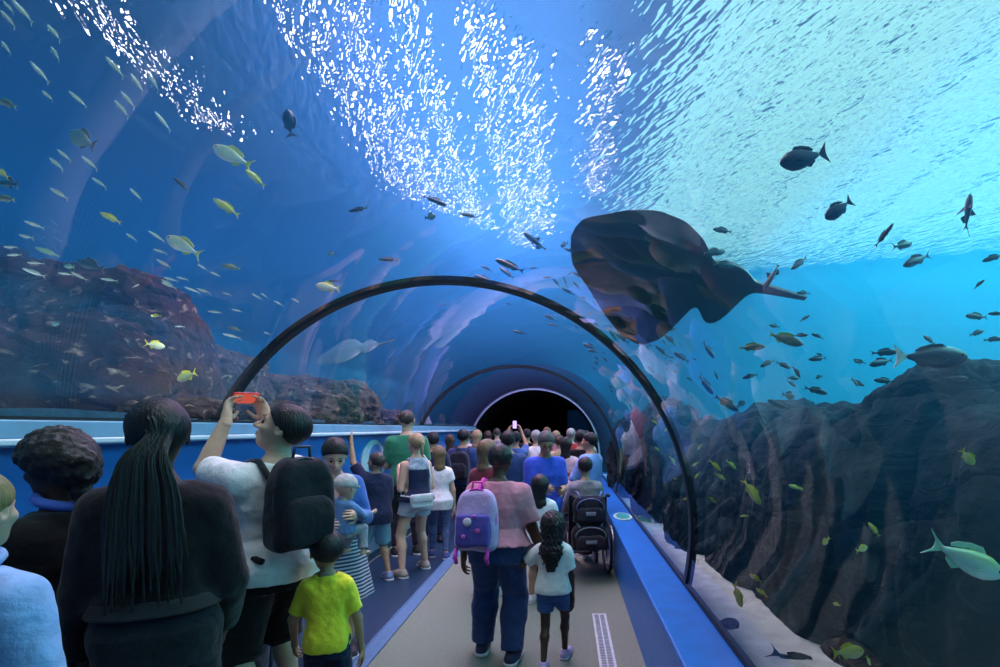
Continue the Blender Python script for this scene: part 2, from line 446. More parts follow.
# ================================================================ people
TORSO = {  # rows: height above pelvis centre, half width, half depth, forward shift (all in body heights)
 'm': [(-.07, .088, .062, -.004), (0, .103, .072, -.006), (.08, .090, .062, 0), (.17, .104, .070, .002), (.235, .096, .060, -.004), (.275, .066, .046, -.008), (.305, .042, .040, -.006)],
 'f': [(-.07, .092, .066, -.008), (0, .107, .076, -.010), (.08, .080, .056, 0), (.17, .092, .070, .006), (.235, .084, .054, -.004), (.275, .056, .042, -.008), (.305, .038, .036, -.006)],
 'c': [(-.07, .086, .066, 0), (0, .092, .072, 0), (.08, .086, .070, .004), (.17, .092, .068, .002), (.225, .084, .056, -.002), (.265, .060, .044, -.004), (.295, .040, .038, 0)],
}
SKIN = {
 'fair': paint('skin_fair', (.62, .40, .29), .55, .06, 30, .05, 200), 'tan': paint('skin_tan', (.46, .27, .17), .55, .06, 30, .05, 200),
 'brown': paint('skin_brown', (.16, .075, .042), .5, .08, 30, .05, 200), 'dark': paint('skin_dark', (.075, .036, .022), .5, .08, 30, .05, 200),
}
def fabric(name, col, rough=.85, var=.10, col2=None):
    return paint('cloth_' + name, col, rough, var, 22, .75, 13, col2=col2, sheen=.15, spec=.2)
def hairmat(name, col, strand=True):
    key = 'hair_' + name
    if key in _mc: return _mc[key]
    m, nt, out = new_mat(key)
    b = N(nt, 'ShaderNodeBsdfPrincipled'); b.inputs['Roughness'].default_value = .48; b.inputs['Specular IOR Level'].default_value = .45
    tc = N(nt, 'ShaderNodeTexCoord'); mp = N(nt, 'ShaderNodeMapping')
    mp.inputs['Scale'].default_value = (110, 110, 9) if strand else (60, 60, 60)
    nt.links.new(tc.outputs['Object'], mp.inputs['Vector'])
    no = N(nt, 'ShaderNodeTexNoise', Scale=1.0, Detail=3.0); nt.links.new(mp.outputs[0], no.inputs['Vector'])
    mx = N(nt, 'ShaderNodeMix', data_type='RGBA'); mx.inputs['A'].default_value = c4([x * .55 for x in col]); mx.inputs['B'].default_value = c4([min(1, x * 1.5) for x in col])
    nt.links.new(no.outputs['Fac'], mx.inputs['Factor']); nt.links.new(mx.outputs['Result'], b.inputs['Base Color'])
    bp = N(nt, 'ShaderNodeBump', Strength=.7, Distance=.01); nt.links.new(no.outputs['Fac'], bp.inputs['Height']); nt.links.new(bp.outputs['Normal'], b.inputs['Normal'])
    nt.links.new(b.outputs[0], out.inputs['Surface']); _mc[key] = m
    return m
HAIR = {'black': hairmat('black', (.010, .009, .011)), 'curlyblack': hairmat('curlyblack', (.012, .010, .012), False), 'brown': hairmat('brown', (.055, .032, .018)), 'lightbrown': hairmat('lightbrown', (.17, .115, .06)),
        'blond': hairmat('blond', (.34, .26, .14)), 'saltpepper': hairmat('saltpepper', (.075, .075, .075)), 'grey': hairmat('grey', (.32, .32, .31)), 'buzz': hairmat('buzz', (.05, .04, .035), False), 'olive': hairmat('olive', (.20, .17, .07))}
EYE_M = paint('eye_dark', (.02, .014, .012), .2); BROW_M = paint('brow', (.025, .018, .014), .7)
SOLE = paint('shoe_sole', (.62, .64, .66), .6)

class Fig:
    def __init__(s, H, kind='m', wide=1.0, lean=0.0, side=0.0, twist=0.0, headk=7.15, yaw=0.0, pitch=0.0, pelvis=None, feet=((-.07, 0, 0), (.07, 0, 0)),
                 armL=((-.25, 0, -1), (-.05, .2, -1)), armR=((.25, 0, -1), (.05, .2, -1)), handL=None, handR=None, curl=22, zfeet=0.0, shoulder=1.0, kneeout=0.0):
        s.H, s.kind, s.wide = H, kind, wide
        zp = (.525 if kind != 'c' else .50) * H if pelvis is None else pelvis
        s.P = V3(0, 0, zp)
        cl, sl = math.cos(lean), math.sin(lean); cs, ss = math.cos(side), math.sin(side)
        W = unit(V3(ss, sl * cs, cl * cs)); ct, st = math.cos(twist), math.sin(twist)
        R = unit(V3(ct, st, 0) - W * (W @ V3(ct, st, 0))); Fw = np.cross(W, R)
        s.T = np.stack([R, Fw, W])                      # rows: right, forward, up of the torso
        s.tab = np.array(TORSO[kind]) * H; s.tab[:, 1] *= wide; s.tab[:, 2] *= (1 + (wide - 1) * 1.1)
        top = s.tab[-1, 0]
        s.neck = s.P + W * (top - .012 * H) + Fw * (-.006 * H)
        hh = H / headk / 2; s.hh = hh
        cy, sy = math.cos(yaw), math.sin(yaw); cp, sp = math.cos(pitch), math.sin(pitch)
        f = R * (-sy) + Fw * cy; r0 = R * cy + Fw * sy
        f2 = f * cp + W * sp; up = -f * sp + W * cp
        s.Hm = np.stack([unit(r0), unit(f2), unit(up)])
        neckdir = unit(W + .25 * Fw)
        s.hc = s.neck + neckdir * (.038 * H if kind != 'c' else .026 * H) + up * hh * .80 + f2 * hh * .12
        sw = {'m': .098, 'f': .086, 'c': .082}[kind] * H * (1 + (wide - 1) * .6) * shoulder; sz = {'m': .244, 'f': .240, 'c': .232}[kind] * H
        s.sh = [s.P - R * sw + W * sz, s.P + R * sw + W * sz]
        s.Lu, s.Lf, s.hs = .168 * H, .150 * H, .104 * H
        s.el, s.wr, s.hd = [], [], []
        for k, arm in enumerate((armL, armR)):
            e = s.sh[k] + unit(arm[0]) * s.Lu; w = e + unit(arm[1]) * s.Lf
            s.el.append(e); s.wr.append(w)
            hdn = (handL, handR)[k]
            d = unit(hdn[0]) if hdn else unit(arm[1])
            n = V3(hdn[1]) if hdn else V3(1 if k == 0 else -1, 0, 0)
            n = unit(n - d * (n @ d)); th = np.cross(n, d) * (-1 if k == 0 else 1)
            if hdn and len(hdn) > 2: th = th * hdn[2]
            s.hd.append((d, n, th))
        s.curl = math.radians(curl)
        hw = .050 * H * (1 + (wide - 1) * .7)
        s.hip, s.kn, s.an, s.fa = [], [], [], []
        for k in (0, 1):
            hp = s.P + V3((-1, 1)[k] * hw, 0, -.015 * H); fx, fy, fa = feet[k][:3]; fz = feet[k][3] if len(feet[k]) > 3 else zfeet
            a = V3(fx * H, fy * H, fz + .048 * H); L1, L2 = .245 * H, .242 * H
            if kind == 'c': L1, L2 = .232 * H, .228 * H
            D = a - hp; L = np.linalg.norm(D)
            if L > L1 + L2 - .002 * H:
                hp = a - D / L * (L1 + L2 - .002 * H); D = a - hp; L = np.linalg.norm(D)
            c = (L1 * L1 + L * L - L2 * L2) / (2 * L * L1); u = D / L
            ff = V3(-math.sin(fa) + (-1, 1)[k] * kneeout, math.cos(fa), 0); pv = unit(ff - u * (u @ ff))
            kn = hp + u * L1 * c + pv * L1 * math.sqrt(max(0, 1 - c * c))
            s.hip.append(hp); s.kn.append(kn); s.an.append(a); s.fa.append(fa)
    # ---- fields
    def torso(s, P, off, w0, w1, flare=0.0, k=.02):
        q = (P - s.P.astype(f32)) @ s.T.T.astype(f32)
        w = q[:, 2]
        a = np.interp(w, s.tab[:, 0], s.tab[:, 1]) + off; b = np.interp(w, s.tab[:, 0], s.tab[:, 2]) + off
        if flare: 
            fl = np.clip((.12 * s.H - w) / (.14 * s.H), 0, 1) * flare; a = a + fl; b = b + fl
        v = q[:, 1] - np.interp(w, s.tab[:, 0], s.tab[:, 3])
        au, av = np.abs(q[:, 0]) / a, np.abs(v) / b
        r = (au ** 2.3 + av ** 2.3) ** (1 / 2.3)
        d = (r - 1) * np.minimum(a, b) * .92
        return np.maximum(smax(d, w - w1, k), w0 - w).astype(f32)
    def arm(s, P, k, off=0.0, u1=1.0, slim=1.0, cut=True):
        """arm from the shoulder; u1 = how far down: 0-1 upper arm, 1-2 forearm"""
        H = s.H; g = {'m': 1, 'f': .88, 'c': .86}[s.kind] * (1 + (s.wide - 1) * .5) * slim
        r0, r1, r2, r3 = .034 * H * g, .026 * H * g, .0245 * H * g, .0165 * H * g
        S, E, Wp = s.sh[k], s.el[k], s.wr[k]
        if u1 <= 1:
            e = S + (E - S) * u1
            d = cone(P, S, e, r0 + off, r0 + (r1 - r0) * u1 + off * 1.25)
            return np.maximum(d, (P - e.astype(f32)) @ unit(E - S).astype(f32)) if cut else d
        d = cone(P, S, E, r0 + off, r1 + off)
        t = u1 - 1; e = E + (Wp - E) * t; m = E + (Wp - E) * min(.35, t)
        d2 = np.minimum(cone(P, E, m, r1 + off, r2 + off), cone(P, m, e, r2 + off, r2 + (r3 - r2) * t + off))
        if cut and off > 0: d2 = np.maximum(d2, (P - e.astype(f32)) @ unit(Wp - E).astype(f32))
        return smin(d, d2, .012)
    def hand(s, P, k):
        d0, n, th = s.hd[k]; hs = s.hs; W = s.wr[k]
        M = np.stack([th, d0, n])
        d = ell(P, W + d0 * .40 * hs, (.215 * hs, .33 * hs, .105 * hs), M)
        d = smin(d, cone(P, W - d0 * .1 * hs, W + d0 * .15 * hs, .0165 * s.H * .95, .13 * hs), .02 * hs * 8)
        for i in range(4):
            b = W + d0 * (.60 - .03 * abs(i - 1)) * hs + th * (.15 - .105 * i) * hs
            L = (.40, .45, .42, .33)[i] * hs; a = 0.0; p = b; sp = (.10 - .07 * i)
            for j, fr in enumerate((.46, .31, .26)):
                a += s.curl * (1, 1.25, .9)[j] * (1 + .08 * i)
                q = p + (d0 * math.cos(a) + n * math.sin(a) + th * sp * .5) * L * fr
                r = (.052, .046, .041)[j] * hs * (1 if i < 3 else .88)
                c = cone(P, p, q, r, r * .9)
                d = smin(d, c, .03 * hs) if j == 0 else np.minimum(d, c)
                p = q
        b = W + d0 * .16 * hs + th * .14 * hs; m = b + unit(d0 * .75 + th * .75 + n * .35) * .24 * hs; e = m + unit(d0 * .95 + th * .25 + n * .45) * .22 * hs
        d = smin(d, cone(P, b, m, .075 * hs, .056 * hs), .05 * hs)
        return np.minimum(d, cone(P, m, e, .056 * hs, .042 * hs))
    def leg(s, P, k, off=0.0, end=2.0, knee_off=None, ankle_off=None):
        H = s.H; g = {'m': 1, 'f': 1.02, 'c': .92}[s.kind] * (1 + (s.wide - 1) * .7)
        hp, kn, an = s.hip[k], s.kn[k], s.an[k]
        r0, r1, r2, r3 = .0485 * H * g, .033 * H * g, .031 * H * g, .0195 * H * g
        ko = off if knee_off is None else knee_off; ao = ko if ankle_off is None else ankle_off
        back = unit(np.cross(np.cross(kn - hp, an - kn) + V3(1e-6, 0, 0), an - kn)) if False else V3(math.sin(s.fa[k]), -math.cos(s.fa[k]), 0)
        mid = kn + (an - kn) * .30 + back * .010 * H
        if end <= 1:
            e = hp + (kn - hp) * end
            d = cone(P, hp, e, r0 + off, r0 + (r1 - r0) * end + ko)
            return np.maximum(d, (P - e.astype(f32)) @ unit(kn - hp).astype(f32))
        d = cone(P, hp, kn, r0 + off, r1 + ko)
        t = end - 1; e = kn + (an - kn) * t
        if off > 0: r2 = r1 * .93; ko = (ko + ao) * .5 if end > 1.5 else ko
        d2 = smin(cone(P, kn, mid, r1 * .95 + ko, r2 + ko), cone(P, mid, an + (an - kn) * .02, r2 + ko, r3 + ao), .02 * H)
        d2 = np.maximum(d2, (P - e.astype(f32)) @ unit(an - kn).astype(f32)) if (off > 0 or t < 1) else d2
        return smin(d, d2, .012 * H)
    def head(s, P):
        h = s.hh; q = ((P - s.hc.astype(f32)) @ s.Hm.T.astype(f32)) / h
        ax = np.abs(q[:, 0]); Q = np.stack([ax, q[:, 1], q[:, 2]], 1)
        d = smin(ell(q, (0, -.14, .22), (.70, .86, .78)), ell(q, (0, .20, -.22), (.53, .60, .74)), .22)
        d = smin(d, ell(Q, (.0, .40, -.74), (.30, .30, .22)), .22)
        d = smin(d, cone(Q, (.0, .70, .20), (.30, .64, .22), .10, .08), .12)
        d = smin(d, ell(Q, (.34, .52, -.16), (.20, .20, .18)), .14)
        d = smax(d, -ell(Q, (.27, .92, .06), (.19, .20, .12)), .14)
        d = smin(d, cone(q, (0, .74, .12), (0, .95, -.18), .06, .11), .07)
        d = smin(d, ell(Q, (.10, .82, -.20), (.09, .10, .07)), .05)
        d = smin(d, ell(q, (0, .76, -.42), (.22, .11, .055)), .05); d = smin(d, ell(q, (0, .74, -.53), (.18, .11, .06)), .05)
        ear = ell(Q, (.70, -.04, .0), (.085, .19, .27), None)
        ear = smax(ear, -ell(Q, (.78, .0, .02), (.06, .10, .16)), .05)
        d = smin(d, ear, .06)
        return d * h
    def body_sdf(s, P, hands=False):
        H = s.H
        d = s.torso(P, -.006 * H, -.075 * H, .300 * H)
        for k in (0, 1):
            d = smin(d, s.arm(P, k, 0, 2.0), .03 * H); d = smin(d, s.leg(P, k), .02 * H)
            ft = V3(-math.sin(s.fa[k]), math.cos(s.fa[k]), 0); a = s.an[k]
            d = smin(d, np.maximum(cone(P, a - ft * .012 * H - V3(0, 0, .025 * H), a + ft * .085 * H - V3(0, 0, .032 * H), .022 * H, .016 * H), (a[2] - .047 * H) - P[:, 2]), .015 * H)
        nb = s.hc - s.Hm[1] * s.hh * .12 - s.Hm[2] * s.hh * .55
        d = smin(d, cone(P, s.neck - s.T[2] * .02 * H, nb, .034 * H * (1 if s.kind == 'm' else .82), .031 * H * (1 if s.kind == 'm' else .82)), .025 * H)
        return smin(d, s.head(P), .012 * H)
    def bounds(s, pts, m):
        A = np.array(pts); return A.min(0) - m, A.max(0) + m
    def build(s, name, h, skin, hh=None):
        H = s.H; pts = s.sh + s.el + s.wr + s.hip + s.kn + s.an + [s.hc + V3(0, 0, s.hh), s.hc]
        lo, hi = s.bounds(pts, .075 * H); lo[2] = min(lo[2], min(a[2] for a in s.an) - .06 * H); hi[2] += .01
        hc, Hh = s.hc, s.hh
        # head meshed finer: split by a plane through the neck
        cutz = s.hc - s.Hm[2] * s.hh * 1.02
        up = s.T[2].astype(f32); c0 = cutz.astype(f32)
        hcf = hc.astype(f32)
        below = lambda P: np.maximum(s.body_sdf(P), -np.maximum(.012 - (P - c0) @ up, np.sqrt(((P - hcf) ** 2).sum(1)) - 1.42 * s.hh))
        parts = [nets(below, lo, hi, h)]
        hf = hh or h * .55
        hl, hu = hc - s.hh * 1.35, hc + s.hh * 1.35
        def headonly(P):
            nb = s.hc - s.Hm[1] * s.hh * .12 - s.Hm[2] * s.hh * .55; g = 1 if s.kind == 'm' else .82
            return smin(cone(P, s.neck - s.T[2] * .02 * H, nb, .034 * H * g, .031 * H * g), s.head(P), .012 * H)
        parts.append(nets(lambda P: np.maximum(headonly(P), -((P - c0) @ up)), hl, hu, hf))
        for k in (0, 1):
            w = s.wr[k]; d0 = s.hd[k][0]; c = w + d0 * s.hs * .5
            r = s.hs * .85
            parts.append(nets(lambda P: s.hand(P, k), c - r, c + r, max(.0035, min(hf, .0065) if hh is None else min(hh, .0065))))
        V, Q = joinm(parts)
        return quad_obj(name, V, Q, skin)

def hair_field(F, style):
    vx = [-1.2, -.8, -.5, -.25, 0.0, .2, .45, .62, .8]
    fs = {'short': [-.55, -.5, -.42, -.22, .08, .14, .42, .55, .70], 'buzz': [-.5, -.45, -.38, -.2, .1, .2, .5, .62, .8],
          'long': [-1.2, -1.2, -1.2, -.9, -.45, .0, .40, .55, .72], 'balding': [-.5, -.45, -.38, -.15, .12, .3, .7, .9, 1.2]}
    key = 'short' if style in ('short', 'curlyshort', 'afro') else 'buzz' if style == 'buzz' else 'balding' if style == 'balding' else 'long'
    if style in ('bun', 'ponytail', 'braids', 'curlytail'): key = 'short'
    fv = fs[key]; thick = {'buzz': .03, 'short': .10, 'curlyshort': .20, 'afro': .40, 'long': .13, 'ponytail': .09, 'bun': .12, 'braids': .10, 'curlytail': .3, 'curlylong': .24, 'balding': .06}[style]
    R, Fw, W = F.T
    def f(P):
        h = F.hh; q = ((P - F.hc.astype(f32)) @ F.Hm.T.astype(f32)) / h
        n = wob(q, 5.0, 2.0) * .018 + (wob(q, 11, 5.0) * .05 if style in ('curlyshort', 'afro', 'curlytail', 'curlylong') else 0)
        d = ell(q, (0, -.15, .26 + thick * .3), (.70 + thick, .86 + thick, .78 + thick)) + n
        d = smax(d, np.interp(q[:, 1], vx, fv).astype(f32) - q[:, 2], .10)
        # down-hanging masses follow gravity behind the torso
        g = lambda a, b, r1, r2, sx=1.0: cone(np.stack([q[:, 0] * sx, q[:, 1], q[:, 2]], 1), a, b, r1, r2) + n * 2
        if style == 'long':
            e = smin(g((0, -.55, .1), (0, -.62, -1.5), .50, .42, .72), g((0, -.62, -1.5), (0, -.66, -2.6), .42, .24, .72), .3); d = smin(d, e, .25)
        if style == 'curlylong':
            e = smin(g((0, -.6, .0), (0, -.78, -1.6), .60, .66, .8), g((0, -.78, -1.6), (0, -.8, -2.9), .62, .36, .8), .3) + wob(q, 9, 1.) * .07; d = smin(d, e, .25)
        if style == 'ponytail':
            e = smin(ell(q, (0, -.98, .28), (.20, .22, .22)), g((0, -1.1, .2), (0, -1.25, -1.1), .20, .11), .12); d = smin(d, e, .1)
        if style == 'bun':
            d = smin(d, ell(q, (0, -.92, -.1), (.34, .30, .32)) + n * 2, .12)
        if style == 'curlytail':
            e = ell(q, (0, -.85, .05), (.70, .62, .72)) + wob(q, 8, 3.) * .08
            d = smin(smin(d, e, .2), g((0, -.95, -.2), (0, -1.0, -1.0), .42, .25) + wob(q, 8, 3.) * .07, .2)
        return d * h * .9
    lo = F.hc - F.hh * np.array([1.75, 1.9, 1.35]); hi = F.hc + F.hh * np.array([1.75, 1.75, 1.75])
    lo, hi = F.hc - F.hh * 1.95, F.hc + F.hh * 1.95
    if style in ('long', 'curlylong', 'ponytail', 'curlytail'): lo[2] -= F.hh * 1.9; 
    return f, lo, hi

def shirt_field(F, sleeve=.6, hem=-.03, off=.016, flare=.010, neckr=.040, wr=.004, vneck=0.0):
    H = F.H; R, Fw, W = F.T
    def f(P):
        d = F.torso(P, off, hem * H, .292 * H, flare)
        if sleeve > 0:
            for k in (0, 1): d = smin(d, F.arm(P, k, off * 1.15, sleeve), .035 * H)
            d = np.maximum(d, hem * H - (P - F.P.astype(f32)) @ W.astype(f32)) if sleeve < 1.01 else d
        n0 = F.neck.astype(f32)
        nk = cone(P, n0 + W * .0 * H + Fw * .008 * H, n0 + W * .12 * H + Fw * .015 * H, neckr * H, neckr * H * 1.15)
        d = smax(d, -nk, .008)
        if vneck: d = smax(d, -ell(P, F.P + W * (.27 - vneck * .5) * H + Fw * .08 * H, (.02 * H, .06 * H, vneck * H), F.T), .008)
        if sleeve <= 0:
            for k in (0, 1): d = smax(d, -cone(P, F.sh[k], F.el[k], .043 * H, .05 * H), .01)
        q = np.stack([P[:, 0], P[:, 1], P[:, 2] * .55], 1)
        return d + wr * (wob(q, 26 / H * 1.7, 1.) * .7 + wob(P, 55 / H * 1.7, 4.) * .3)
    pts = F.sh + F.el + [F.P + W * .3 * H, F.P + R * .12 * H * F.wide + W * hem * H, F.P - R * .12 * H * F.wide + W * hem * H, F.P + Fw * .1 * H * F.wide, F.P - Fw * .1 * H * F.wide] + (F.wr if sleeve > 1 else [])
    lo, hi = F.bounds(pts, .075 * H * max(1, F.wide) + off + flare); return f, lo, hi
def trouser_field(F, end=1.93, off=.010, knee=.012, ankle=.020, top=.02, wr=.004):
    H = F.H; R, Fw, W = F.T
    def f(P):
        d = F.torso(P, off * .45, -.075 * H, top * H, 0)
        for k in (0, 1): d = smin(d, F.leg(P, k, off, end, knee, ankle), .022 * H)
        q = np.stack([P[:, 0], P[:, 1], P[:, 2] * .7], 1)
        return d + wr * (wob(q, 24 / H * 1.7, 3.) * .6 + wob(P, 60 / H * 1.7, 7.) * .4)
    pts = F.hip + F.kn + ([F.an[0], F.an[1]] if end > 1 else []) + [F.P + W * top * H, F.P + R * .12 * H * F.wide, F.P - R * .12 * H * F.wide]
    lo, hi = F.bounds(pts, .085 * H * max(1, F.wide) + ankle); return f, lo, hi
def skirt_field(F, length=.26, flare=.08, off=.012):
    H = F.H
    def f(P):
        z = (F.P[2] + .09 * H - P[:, 2]); t = np.clip(z / (length * H), 0, 1)
        a = (.092 + flare * t) * H * F.wide + off + .012 * np.sin(np.arctan2(P[:, 1], P[:, 0]) * 9) * t; b = (.066 + flare * t) * H * F.wide + off
        r = np.sqrt((P[:, 0] / a) ** 2 + (P[:, 1] / b) ** 2)
        return np.maximum(np.maximum((r - 1) * np.minimum(a, b) * .9, -z), z - length * H)
    lo = F.P - np.array([.25, .25, .30 + length * .4]) * H; hi = F.P + np.array([.25, .25, .14]) * H; lo[2] = F.P[2] + (.07 - length) * H; return f, lo, hi
def shoe_field(F, k):
    H = F.H; a = F.an[k]; ft = V3(-math.sin(F.fa[k]), math.cos(F.fa[k]), 0); b = V3(a[0], a[1], a[2] - .048 * H)
    def f(P):
        d = smin(cone(P, b - ft * .022 * H + V3(0, 0, .026 * H), b + ft * .03 * H + V3(0, 0, .030 * H), .028 * H, .030 * H), cone(P, b + ft * .03 * H + V3(0, 0, .024 * H), b + ft * .098 * H + V3(0, 0, .016 * H), .030 * H, .023 * H), .02 * H)
        d = smin(d, cone(P, b + V3(0, 0, .03 * H), b - ft * .005 * H + V3(0, 0, .058 * H), .026 * H, .025 * H), .015 * H)
        return np.maximum(np.maximum(d, P[:, 2] - (b[2] + .062 * H)), b[2] + .010 * H - P[:, 2])
    def fs(P):
        d = cone(P * np.array([1, 1, .0], f32), (b - ft * .022 * H) * V3(1, 1, 0), (b + ft * .098 * H) * V3(1, 1, 0), .031 * H, .027 * H)
        return np.maximum(np.maximum(d, b[2] + .001 - P[:, 2]), P[:, 2] - (b[2] + .016 * H))
    lo, hi = np.minimum(b - ft * .05 * H, b + ft * .12 * H) - .04 * H, np.maximum(b - ft * .05 * H, b + ft * .12 * H) + .04 * H
    hi[2] = b[2] + .075 * H; lo[2] = b[2] - .01
    return f, fs, lo, hi

PEOPLE = []
def person(label, px, d, rz, fig, skin='fair', hair=('short', 'black'), shirt=None, bottom=None, shoes=(.05, .05, .06), group=None, z0=0.0, face=False, extra=None, x=None, cat='person', sole=True):
    """fig: dict for Fig; shirt: dict(mat=..., **field); bottom: dict(kind=..., mat=..., **field)"""
    F_ = Fig(**fig); H = F_.H
    X = (px - VX) * d / F if x is None else x
    h = float(np.clip(1.25 * d / F, .0060, .017)) * (H / 1.7) ** .5
    body = F_.build('person', h, SKIN[skin], max(.0042, h * .5))
    tag(body, label, cat, group)
    body.location = (X, d, z0); body.rotation_euler = (0, 0, math.radians(rz))
    def part(name, fld, mat, hh): 
        V, Q = nets(fld[0], fld[1], fld[2], hh)
        return quad_obj(name, V, Q, mat, body)
    if hair:
        hm = HAIR[hair[1]]
        part('hair', hair_field(F_, hair[0]), hm, max(.005, h * .7))
    if shirt:
        sd = dict(shirt); m = sd.pop('mat'); nm = sd.pop('name', 'shirt'); part(nm, shirt_field(F_, **sd), m, h)
    if bottom:
        bd = dict(bottom); m = bd.pop('mat'); kd = bd.pop('kind', 'trousers')
        part(kd, (skirt_field if kd == 'skirt' else trouser_field)(F_, **bd), m, h)
    if shoes is not None:
        sm = shoes if isinstance(shoes, bpy.types.Material) else paint('shoe_%d_%d_%d' % tuple(int(c * 100) for c in shoes), shoes, .55, .1)
        for k in (0, 1):
            f, fs, lo, hi = shoe_field(F_, k)
            V, Q = nets(f, lo, hi, max(.005, h * .7)); so = quad_obj('shoe', V, Q, sm, body)
            if sole:
                V, Q = nets(fs, lo, hi, max(.005, h * .7)); quad_obj('sole', V, Q, SOLE, so)
    if face:
        for sx in (-1, 1):
            c = F_.hc + F_.Hm.T @ (V3(.27 * sx, .70, .07) * F_.hh)
            b = MB().ball(c, .085 * F_.hh, 10, 7).obj('eye', EYE_M, body, True)
            p = [F_.hc + F_.Hm.T @ (V3(xx * sx, yy, zz) * F_.hh) for xx, yy, zz in ((.12, .82, .30), (.28, .79, .34), (.42, .68, .29))]
            MB().tube(p, [.018 * F_.hh, .028 * F_.hh, .012 * F_.hh], 6).obj('eyebrow', BROW_M, body, True)
    body.data.update()
    PEOPLE.append((body, F_))
    if extra: extra(body, F_)
    return body, F_
# ================================================================ rocks, sand, fish, rays
def fbm(P, octaves=5, seed=0, lac=2.1, gain=.5, ridged=False):
    """value noise, summed octaves"""
    out = np.zeros(len(P)); amp = 1.0; fr = 1.0; tot = 0
    for o in range(octaves):
        Q = P * fr + seed * 17.3 + o * 5.7
        i = np.floor(Q).astype(np.int64); f = Q - i; f = f * f * (3 - 2 * f)
        def hsh(a, b, c):
            n = (a * 374761393 + b * 668265263 + c * 2147483647 + seed * 144665) & 0xffffffff
            n = ((n ^ (n >> 13)) * 1274126177) & 0xffffffff
            return ((n ^ (n >> 16)) & 0xffff) / 65535.0
        v = 0
        for dx in (0, 1):
            for dy in (0, 1):
                for dz in (0, 1):
                    w = (f[:, 0] if dx else 1 - f[:, 0]) * (f[:, 1] if dy else 1 - f[:, 1]) * (f[:, 2] if dz else 1 - f[:, 2])
                    v = v + w * hsh(i[:, 0] + dx, i[:, 1] + dy, i[:, 2] + dz)
        v = v * 2 - 1
        if ridged: v = 1 - 2 * np.abs(v)
        out += amp * v; tot += amp; amp *= gain; fr *= lac
    return out / tot
def rockmat(name, base, dark, vein, rough=.9, scale=2.2):
    if name in _mc: return _mc[name]
    m, nt, out = new_mat(name)
    b = N(nt, 'ShaderNodeBsdfPrincipled'); b.inputs['Roughness'].default_value = rough; b.inputs['Specular IOR Level'].default_value = .2
    g = N(nt, 'ShaderNodeNewGeometry'); mp = N(nt, 'ShaderNodeMapping'); mp.inputs['Scale'].default_value = (1, 1, 1.6); nt.links.new(g.outputs['Position'], mp.inputs[0])
    n1 = N(nt, 'ShaderNodeTexNoise', Scale=scale, Detail=6.0); nt.links.new(mp.outputs[0], n1.inputs['Vector'])
    v1 = N(nt, 'ShaderNodeTexVoronoi', feature='DISTANCE_TO_EDGE', Scale=scale * .9)
    ad = N(nt, 'ShaderNodeMix', data_type='VECTOR'); ad.inputs['Factor'].default_value = .25
    nt.links.new(mp.outputs[0], ad.inputs['A']); nt.links.new(n1.outputs['Color'], ad.inputs['B']); nt.links.new(ad.outputs['Result'], v1.inputs['Vector'])
    cr = N(nt, 'ShaderNodeValToRGB'); cr.color_ramp.elements[0].position = .33; cr.color_ramp.elements[0].color = c4(dark); cr.color_ramp.elements[1].position = .68; cr.color_ramp.elements[1].color = c4(base)
    nt.links.new(n1.outputs['Fac'], cr.inputs[0])
    n3 = N(nt, 'ShaderNodeTexNoise', Scale=scale * 3.5, Detail=5.0, Distortion=1.0); nt.links.new(mp.outputs[0], n3.inputs['Vector'])
    r3 = N(nt, 'ShaderNodeMapRange'); r3.inputs['From Min'].default_value = .60; r3.inputs['From Max'].default_value = .72; nt.links.new(n3.outputs['Fac'], r3.inputs['Value'])
    mx = N(nt, 'ShaderNodeMix', data_type='RGBA'); mx.inputs['B'].default_value = c4(vein); nt.links.new(r3.outputs[0], mx.inputs['Factor']); nt.links.new(cr.outputs[0], mx.inputs['A'])
    nt.links.new(mx.outputs['Result'], b.inputs['Base Color'])
    r1 = N(nt, 'ShaderNodeMapRange'); r1.inputs['From Max'].default_value = .12; nt.links.new(v1.outputs['Distance'], r1.inputs['Value'])
    hs = N(nt, 'ShaderNodeMath', operation='MULTIPLY_ADD'); hs.inputs[1].default_value = 1.2; nt.links.new(n3.outputs['Fac'], hs.inputs[0]); nt.links.new(r1.outputs[0], hs.inputs[2])
    bp = N(nt, 'ShaderNodeBump', Strength=.8, Distance=.05); nt.links.new(hs.outputs[0], bp.inputs['Height']); nt.links.new(bp.outputs['Normal'], b.inputs['Normal'])
    nt.links.new(b.outputs[0], out.inputs['Surface']); _mc[name] = m
    return m
def ico(sub):
    bm = bmesh.new(); bmesh.ops.create_icosphere(bm, subdivisions=sub, radius=1.0)
    V = np.array([v.co[:] for v in bm.verts]); Fs = [[v.index for v in f.verts] for f in bm.faces]; bm.free(); return V, Fs
ICO5, ICO5F = ico(6)
ICO3, ICO3F = ico(4)
